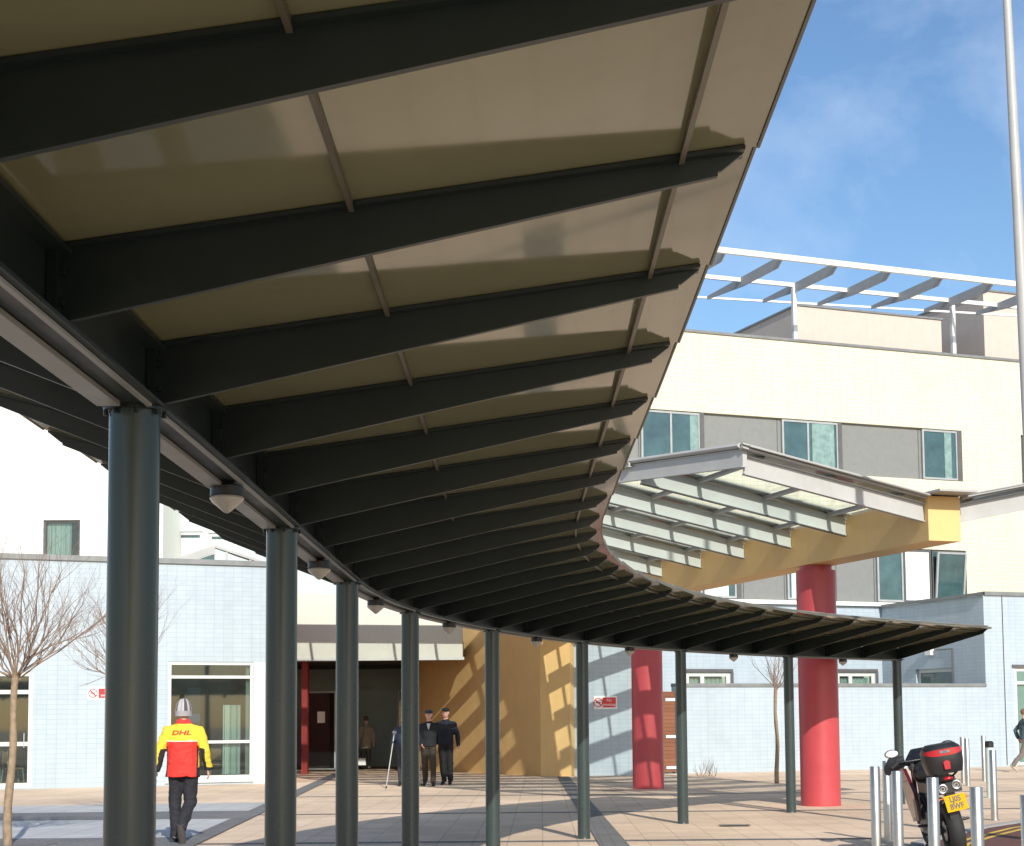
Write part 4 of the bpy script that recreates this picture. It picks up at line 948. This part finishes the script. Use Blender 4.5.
# red reflector band on the rear of the lid: follows the rear face
vs = []; n = 20
for k in range(n + 1):
    a = math.pi * (1.5 + (k / n - .5) * .84); c_, s_ = math.cos(a), math.sin(a); u = (k / n - .5) * 2
    ox, oy = math.copysign(abs(c_) ** (2 / 3.2), c_), math.copysign(abs(s_) ** (2 / 3.2), s_)
    zt = 1.222 - .012 * u * u; zb = 1.150 + .045 * u * u
    for kk in (1.008, .97):
        for z in (zb, zt): vs.append((.220 * kk * ox, -.19 + .21 * (kk + .006) * oy, z))
fs = []
for k in range(n):
    i = 4 * k; fs += [(i, i + 4, i + 5, i + 1), (i + 1, i + 5, i + 7, i + 3), (i + 2, i + 3, i + 7, i + 6), (i, i + 2, i + 6, i + 4)]
fs += [(0, 1, 3, 2), (4 * n, 4 * n + 2, 4 * n + 3, 4 * n + 1)]
bp('reflector', MB().add(vs, fs), redl, tcs)
bp('badge', MB().box(-.055, .055, -.412, -.402, 1.180, 1.206), silver, tcs)
put_text('GIVI', .026, M['ink'], tcs, MK @ Matrix.Translation((0, -.4135, 1.193)) @ Matrix.Rotation(math.pi / 2, 4, 'X'), .0006)
bp('latch', MB().prism([(-.03, 1.00), (.03, 1.00), (.036, 1.08), (0, 1.10), (-.036, 1.08)], .392, .410, Matrix(((1, 0, 0, 0), (0, 0, -1, 0), (0, 1, 0, 0), (0, 0, 0, 1)))), redl, tcs)
for s in (-1, 1):
    e = bp('silencer', MB().tube([(s * .075, .28, .74), (s * .078, -.30, .80 + .012 * s)], [.06, .058], 20), M['black'])
    tm = MB(); torus(tm, (0, 0, 0), .043, .013, n=24, k=8); 
    tm.v = [(v[1] + s * .078, v[0] - .305, v[2] + .80 + .012 * s) for v in tm.v]; bp('outlet_ring', tm, chrome, e)
    tm = MB(); torus(tm, (0, 0, 0), .020, .006, n=18, k=6); tm.v = [(v[1] + s * .078, v[0] - .300, v[2] + .80 + .012 * s) for v in tm.v]; bp('outlet_pipe', tm, chrome, e)
    bp('indicator', MB().tube([(s * .03, -.24, .68), (s * .13, -.25, .675)], .008, 8).sphere((s * .15, -.27, .675), (.032, .02, .018), 12), orange)
bp('tail_light', MB().sphere((0, -.31, .895), (.055, .03, .022), 16), redl)
bp('rear_mudguard', MB().prism([(-.045, -.24), (.045, -.24), (.05, -.27), (-.05, -.27)], .45, .78), M['black'])
pm_ = MK @ Matrix.Translation((.03, -.335, .625)) @ Matrix.Rotation(R(-3), 4, 'Y') @ Matrix.Rotation(R(-14), 4, 'X')
plate = link('number_plate', MB().box(-.115, .115, -.003, .003, -.09, .09).mesh('number_plate', mat('plate_yellow', (.62, .36, .008), .75, var=.03, spec=.1)), bk, pm_)
for s_, z in (('LJ05', .040), ('BWF', -.040)): put_text(s_, .085, M['ink'], plate, pm_ @ Matrix.Translation((0, -.0045, z)) @ Matrix.Rotation(math.pi / 2, 4, 'X'), .0008, sx=.86, bold=.0025)
bp('chain_guard', MB().box(-.13, -.122, .05, .45, .42, .46), M['black'])
bp('footrest', MB().tube([(-.17, .42, .36), (-.29, .42, .37)], .016, 8), M['black']); bp('footrest', MB().tube([(.17, .42, .36), (.29, .42, .37)], .016, 8), M['black'])
bp('side_stand', MB().tube([(-.13, .60, .30), (-.25, .56, .035)], .014, 8), M['black'])

# ================================================================== PEOPLE
def wrinkle(me, amp, fr=9.0):
    ns = [v.normal.copy() for v in me.vertices]
    for v, n in zip(me.vertices, ns):
        c = v.co; k = noise.noise(V((c.x * fr, c.y * fr, c.z * fr * .55))) + .5 * noise.noise(V((c.x * fr * 2.3 + 5, c.y * fr * 2.3, c.z * fr * 2.6)))
        v.co = c + n * amp * k
    me.update()
def person(loc, rz, label, J=None, sc=1.0, jacket=(.03, .03, .035), trousers=(.02, .02, .025), shoes=(.02, .02, .02), hat=None, hair=(.05, .035, .025), vox=.012,
           paint=None, jmats=None, coat=0.0, face=True, shirt=None, stripes=False, bulk=1.0, collar=0.0):
    j = dict(pel=(0, 0, .96), ch=(0, .01, 1.28), nk=(0, 0, 1.50), hd=(0, .02, 1.66), sL=(-.175, 0, 1.42), sR=(.175, 0, 1.42), eL=(-.25, -.04, 1.13), eR=(.25, -.04, 1.13), wL=(-.27, .03, .89), wR=(.27, .03, .89),
             hL=(-.09, 0, .93), hR=(.09, 0, .93), kL=(-.10, .02, .50), kR=(.10, .02, .50), aL=(-.10, -.02, .09), aR=(.10, -.02, .09), tL=(-.12, .17, .035), tR=(.12, .17, .035))
    j.update(J or {}); j = {k: V(v) for k, v in j.items()}
    MW = Matrix.Translation(V(loc)) @ Matrix.Rotation(rz, 4, 'Z') @ Matrix.Diagonal((sc, sc, sc, 1))
    t = thing('person', tuple(loc), label, 'person')
    hd = j['hd']
    # body
    mb = MB()
    mb.sphere(hd + V((0, -.01, .035)), (.076, .096, .092), 18).tube([hd + V((0, .015, .02)), hd + V((0, .03, -.055)), hd + V((0, .045, -.095))], [(.066, .075), (.056, .062), (.03, .03)], 14)
    mb.tube([hd + V((0, .095, .02)), hd + V((0, .118, -.022)), hd + V((0, .095, -.034))], [.010, .015, .010], 8)
    for s in (-1, 1): mb.sphere(hd + V((s * .078, -.005, 0)), (.012, .022, .034), 8)
    mb.sphere(hd + V((0, .096, -.058)), (.024, .012, .008), 8)
    mb.tube([j['nk'] - V((0, 0, .1)), j['nk'] + V((0, 0, .03)), hd + V((0, -.01, -.03))], [.07, .056, .056], 14)
    mb.tube([j['pel'] - V((0, 0, .05)), j['ch'], j['nk'] - V((0, 0, .08))], [(.12, .08), (.13, .085), (.11, .06)], 14)
    for s in 'LR':
        S_, E_, W_ = j['s' + s], j['e' + s], j['w' + s]
        mb.tube([j['nk'] - V((0, 0, .09)), S_, E_, W_], [.05, .045, .036, .025], 12)
        mb.tube([j['pel'], j['h' + s], j['k' + s], j['a' + s]], [.08, .075, .05, .035], 12)
        mb.tube([j['a' + s], (j['a' + s] + j['t' + s]) / 2, j['t' + s]], [.035, .035, .025], 10)
        d = (W_ - E_).normalized(); side = V((0, 1, 0)); side = (side - d * side.dot(d)).normalized(); inw = d.cross(side) * (1 if s == 'L' else -1)
        if inw.dot(j['pel'] - W_) < 0: inw = -inw
        pa = W_ + d * .01; pb = W_ + d * .085
        for k in (-1, 0, 1): mb.tube([pa + side * k * .016, pb + side * k * .023], [.015, .0145], 8)
        for k, ln in ((-1.5, .058), (-.5, .070), (.5, .075), (1.5, .068)):
            b_ = pb + side * k * .020; m1 = b_ + d * ln * .5 + inw * .008; m2 = b_ + d * ln * .85 + inw * .032
            mb.tube([b_ - d * .02, m1, m2], [.0105, .0098, .0088], 8)
        th = pa + side * .028 + d * .01; mb.tube([pa + d * .01, th + d * .03 + inw * .012 + side * .012, th + d * .062 + inw * .022 + side * .012], [.014, .0115, .0095], 8)
    me = mb.mesh('body', M['skin']); me2 = evaluate(me, min(vox, .0085), 3); me2.materials.clear(); me2.materials.append(M['skin']); link('body', me2, t, MW)
    if face:
        mb = MB()
        for s in (-1, 1): mb.sphere(hd + V((s * .030, .088, .012)), (.011, .008, .006), 8)
        part('eyes', mb, M['ink'], t, MW)
    # trousers
    mb = MB(); P_ = j['pel']
    mb.tube([P_ + V((0, 0, .10)), P_ + V((0, -.005, .0)), P_ + V((0, -.01, -.07))], [(.155, .115), (.17, .13), (.15, .12)], 18)
    for s in 'LR':
        H_, K_, A_ = j['h' + s], j['k' + s], j['a' + s]
        mb.tube([H_ + V((0, 0, .03)), H_ * .55 + K_ * .45 + V((0, .01, 0)), K_, K_ * .5 + A_ * .5 + V((0, -.015, 0)), A_ + V((0, 0, -.015))], [.095, .092, .075, .071, .062], 16)
    me = mb.mesh('trousers', M['skin']); me2 = evaluate(me, vox, 4); wrinkle(me2, .016); mt = mat('cloth', trousers, .85, var=.15, scale=5, bump=.3, bscale=14); me2.materials.clear(); me2.materials.append(mt); link('trousers', me2, t, MW)
    # shoes
    for s in 'LR':
        A_, T_ = j['a' + s], j['t' + s]; d = (T_ - A_); up = V((0, 0, 1)); f = d.normalized()
        heel = A_ - f * .05; mb = MB().tube([heel - V((0, 0, .0)), A_ * .6 + T_ * .4, T_ + f * .03], [(.042, .04), (.050, .045), (.038, .028)], 14)
        dn = (V((0, 0, -1)) - f * (V((0, 0, -1)).dot(f))).normalized()
        part('shoe', mb, mat('shoe_leather', shoes, .5), t, MW)
    # jacket
    mb = MB(); N_ = j['nk']; bot = P_ - V((0, 0, .03 + coat)); c = j['ch']
    mb.tube([bot, bot + V((0, 0, .05)), P_ * .5 + c * .5, c, c * .45 + N_ * .55 + V((0, 0, .02)), N_ - V((0, 0, .035)), N_ + V((0, 0, .03 + collar))],
            [(.192 * bulk, .158), (.188 * bulk, .152), (.178 * bulk, .140), (.195 * bulk, .138), (.165 * bulk, .115), (.105, .09), (.076, .078)], 22)
    for s in 'LR':
        S_, E_, W_ = j['s' + s], j['e' + s], j['w' + s]
        mb.tube([N_ * .6 + S_ * .4 - V((0, 0, .05)), S_, S_ * .5 + E_ * .5, E_, E_ * .5 + W_ * .5, W_ + (W_ - E_).normalized() * .01], [.075, .080, .070, .062, .056, .046], 14)
    me = mb.mesh('jacket', M['skin']); me2 = evaluate(me, vox, 5)
    wrinkle(me2, .018)
    jm = jmats or [mat('cloth', jacket, .85, var=.15, scale=5, bump=.3, bscale=12)]
    me2.materials.clear(); [me2.materials.append(x) for x in jm]
    if paint:
        for p_ in me2.polygons: p_.material_index = paint(p_.center, p_.normal)
    jo = link('jacket', me2, t, MW)
    if shirt: part('shirt', MB().prism([(-.045, 1.475), (.045, 1.475), (0, 1.30)], -.135, -.10, Matrix(((1, 0, 0, 0), (0, 0, -1, 0), (0, 1, 0, 0), (0, 0, 0, 1)))), mat('shirt', shirt, .8), t, MW)
    if hat == 'beanie':
        mb = MB(); vs = []; n = 28
        for i in range(9):
            a = math.pi / 2 * i / 8; r = max(0, math.cos(a * .99)) ** .72
            for k in range(n): b = 2 * math.pi * k / n; vs.append(hd + V((.104 * r * math.cos(b), -.012 + .122 * r * math.sin(b), -.02 + .185 * math.sin(a))))
        fs = [(i * n + k, i * n + (k + 1) % n, (i + 1) * n + (k + 1) % n, (i + 1) * n + k) for i in range(8) for k in range(n)]
        fs.append(tuple(8 * n + k for k in range(n))); fs.append(tuple(range(n))[::-1])
        me = MB().add(vs, fs).mesh('beanie', [mat('wool_light', (.42, .41, .40), .9), mat('wool_dark', (.08, .07, .08), .9), mat('wool_mid', (.30, .28, .30), .9)])
        for p_ in me.polygons:
            k = int((math.atan2(p_.center.y - hd.y, p_.center.x - hd.x) + math.pi) / (2 * math.pi) * 28); p_.material_index = (0, 1, 0, 2, 1, 0, 2)[k % 7]
        link('beanie', me, t, MW); part('beanie_rim', MB().tube([hd + V((0, -.012, -.055)), hd + V((0, -.012, .01))], [(.107, .125), (.107, .125)], 28), jmh, t, MW)
    elif hat == 'cap':
        part('flat_cap', MB().sphere(hd + V((0, .0, .085)), (.098, .125, .055), 18).sphere(hd + V((0, .10, .066)), (.07, .055, .014), 12), mat('cap_cloth', hair, .9), t, MW)
    else:
        part('hair', MB().sphere(hd + V((0, -.022, .05)), (.088, .102, .095), 16), mat('hair', hair, .8), t, MW)
    return t
jmh = mat('wool_band', (.30, .29, .30), .9)
yel = mat('jacket_yellow', (.80, .56, .04), .8, bump=.3, bscale=14); rdj = mat('jacket_red', (.72, .035, .025), .8, bump=.3, bscale=14); blk = mat('jacket_black', (.02, .02, .022), .85); wht = mat('jacket_piping', (.75, .72, .62), .7)
def dhl(c, n):
    if c.z > 1.475 and abs(c.x) < .13: return 1
    ax = abs(c.x)
    if ax < .192:
        if c.z > 1.27: return 0
        if c.z > 1.255: return 3
        return 2 if ax > .178 and c.z < 1.20 else 1
    inner = n.x * c.x < -.0
    if c.z < 1.17 and inner: return 2
    if c.z < .935: return 2
    return 0
pd = gnd(182, 843.5)
JD = dict(sL=(-.185, 0, 1.385), sR=(.185, 0, 1.385), eL=(-.275, -.03, 1.13), wL=(-.33, .03, .90), eR=(.285, -.06, 1.14), wR=(.305, .02, .92), kL=(-.10, .07, .50), aL=(-.08, .04, .09), tL=(-.10, .22, .035), kR=(.09, .04, .50), aR=(.03, -.30, .21), tR=(.04, -.25, .05), hd=(.0, .03, 1.625), nk=(0, 0, 1.49))
cr_ = person((pd.x, pd.y, 0), R(4), 'courier in red and yellow jacket and striped wool hat walking away, seen from behind', JD, 1.055, trousers=(.018, .018, .024), shoes=(.07, .06, .055), hat='beanie', vox=.010, coat=.11, bulk=1.10, collar=.015, paint=dhl, jmats=[yel, rdj, blk, wht], face=False)
jk = [o for o in cr_.children if o.name.startswith('jacket')][0]
MT = WM[jk.name] @ Matrix.Translation((-.01, -.172, 1.362)) @ Matrix.Rotation(R(4), 4, 'X') @ Matrix.Rotation(math.pi / 2, 4, 'X')
lt_ = put_text('DHL', .080, rdj, jk, MT, .0, shear=.2, sx=1.5, bold=.0028)
from mathutils.bvhtree import BVHTree
bv = BVHTree.FromPolygons([v.co for v in jk.data.vertices], [tuple(p.vertices) for p in jk.data.polygons])
LM = WM[jk.name].inverted() @ WM[lt_.name]
bmt = bmesh.new(); bmt.from_mesh(lt_.data); bmesh.ops.triangulate(bmt, faces=bmt.faces)
for _ in range(2): bmesh.ops.subdivide_edges(bmt, edges=[e for e in bmt.edges if e.calc_length() > .012], cuts=1)
for v in bmt.verts:                                   # lay the print on the cloth
    c = LM @ v.co; h = bv.ray_cast(V((c.x, -1, c.z)), V((0, 1, 0)))
    if h[0] is not None: v.co = LM.inverted() @ V((c.x, h[0].y - .004, c.z))
bmt.to_mesh(lt_.data); bmt.free()
# man with flat cap, arm pointing across
pa_ = gnd(429, 786); Rf = math.pi
person((pa_.x, pa_.y, 0), Rf, 'man in flat cap, dark jacket and brown trousers, one arm stretched sideways pointing', dict(eL=(-.42, .10, 1.38), wL=(-.66, .12, 1.44), eR=(.24, -.02, 1.13), wR=(.16, .16, .98), kL=(-.10, .06, .50), aL=(-.11, .10, .09), tL=(-.13, .28, .035), kR=(.10, -.02, .5), aR=(.10, -.22, .12), tR=(.12, -.05, .04)), 1.02, jacket=(.010, .012, .015), trousers=(.040, .030, .020), hat='cap', hair=(.03, .04, .07), shirt=(.5, .5, .48), vox=.014)
pb_ = gnd(446, 784.5)
person((pb_.x, pb_.y, 0), Rf - .1, 'man in dark blue coat and black hat standing right of the flat cap man', dict(eL=(-.27, -.05, 1.14), wL=(-.31, .05, .90), kL=(-.10, .02, .50), kR=(.07, .03, .5), aR=(.04, .05, .09), tR=(.05, .22, .035)), 1.05, jacket=(.010, .013, .025), trousers=(.012, .012, .014), hat='cap', hair=(.012, .012, .012), vox=.014)
pe_ = gnd(404.5, 786)
person((pe_.x, pe_.y, 0), Rf, 'person in blue coat on crutches, mostly hidden behind the fourth post', dict(eL=(-.26, -.02, 1.14), wL=(-.27, .14, 1.02), eR=(.27, -.02, 1.14), wR=(.29, .14, 1.02), kL=(-.09, .10, .52), aL=(-.09, -.06, .2), tL=(-.10, .08, .13)), .96, jacket=(.030, .042, .075), trousers=(.03, .03, .04), hair=(.30, .27, .25), vox=.014)
def crutch(top, foot, label):
    t = thing('crutch', (foot.x, foot.y, 0), label, 'crutch', 'grey forearm crutches'); d = (top - foot).normalized()
    part('shaft', MB().tube([foot, foot + d * .45, foot + d * .451, top + d * .25], [.011, .011, .014, .012], 10), M['galv'], t)
    part('handle', MB().tube([top, top + V((0, -.12, .01))], .016, 10), M['black'], t); part('tip', MB().tube([foot - V((0, 0, .0)), foot + d * .06], [.02, .016], 10), M['rubber'], t)
    part('cuff', MB().tube([top + d * .22, top + d * .27], [.05, .05], 14, cap=False), M['galv'], t)
crutch(at(393, 742, 38.2), gnd(386, 788.5), 'grey crutch left of the fourth post, its foot set out to the left'); crutch(at(417.5, 742, 38.6), gnd(421.5, 785.5), 'grey crutch right of the fourth post, before the brown trousers')
pf = gnd(366, 772.5); pf = V((pf.x * 52.3 / pf.y, 52.3, 0))
person((pf.x, pf.y, 0), R(20), 'person in long beige coat walking into the dark doorway', None, .97, jacket=(.26, .22, .16), trousers=(.05, .05, .05), hair=(.10, .07, .05), coat=.22, vox=.016, face=False)
hbp = at(362, 762, pf.y - .3); hbg = thing('handbag', (hbp.x, hbp.y, hbp.z), 'small white bag carried at the beige coated person', 'bag')
part('bag_body', MB().prism([(-.13, -.10), (.13, -.10), (.11, .12), (-.11, .12)], -.05, .05, Matrix.Translation(hbp) @ Matrix.Rotation(math.pi / 2, 4, 'X')), M['signwhite'], hbg)
part('strap', MB().tube([hbp + V((-.09, 0, .12)), hbp + V((-.05, 0, .30)), hbp + V((.05, 0, .30)), hbp + V((.09, 0, .12))], .008, 6), M['black'], hbg)
pg_ = gnd(1026, 772)
person((pg_.x, pg_.y, 0), R(-90), 'pedestrian in dark teal jacket striding out of frame at the right edge', dict(kL=(-.10, .22, .55), aL=(-.10, .30, .11), tL=(-.10, .48, .07), kR=(.10, -.12, .50), aR=(.10, -.42, .17), tR=(.10, -.30, .05), eL=(-.25, -.2, 1.18), wL=(-.27, -.1, .95), eR=(.25, .1, 1.15), wR=(.26, .28, 1.0)), .98, jacket=(.05, .085, .10), trousers=(.16, .14, .12), shoes=(.40, .34, .28), hair=(.16, .09, .05), vox=.016)
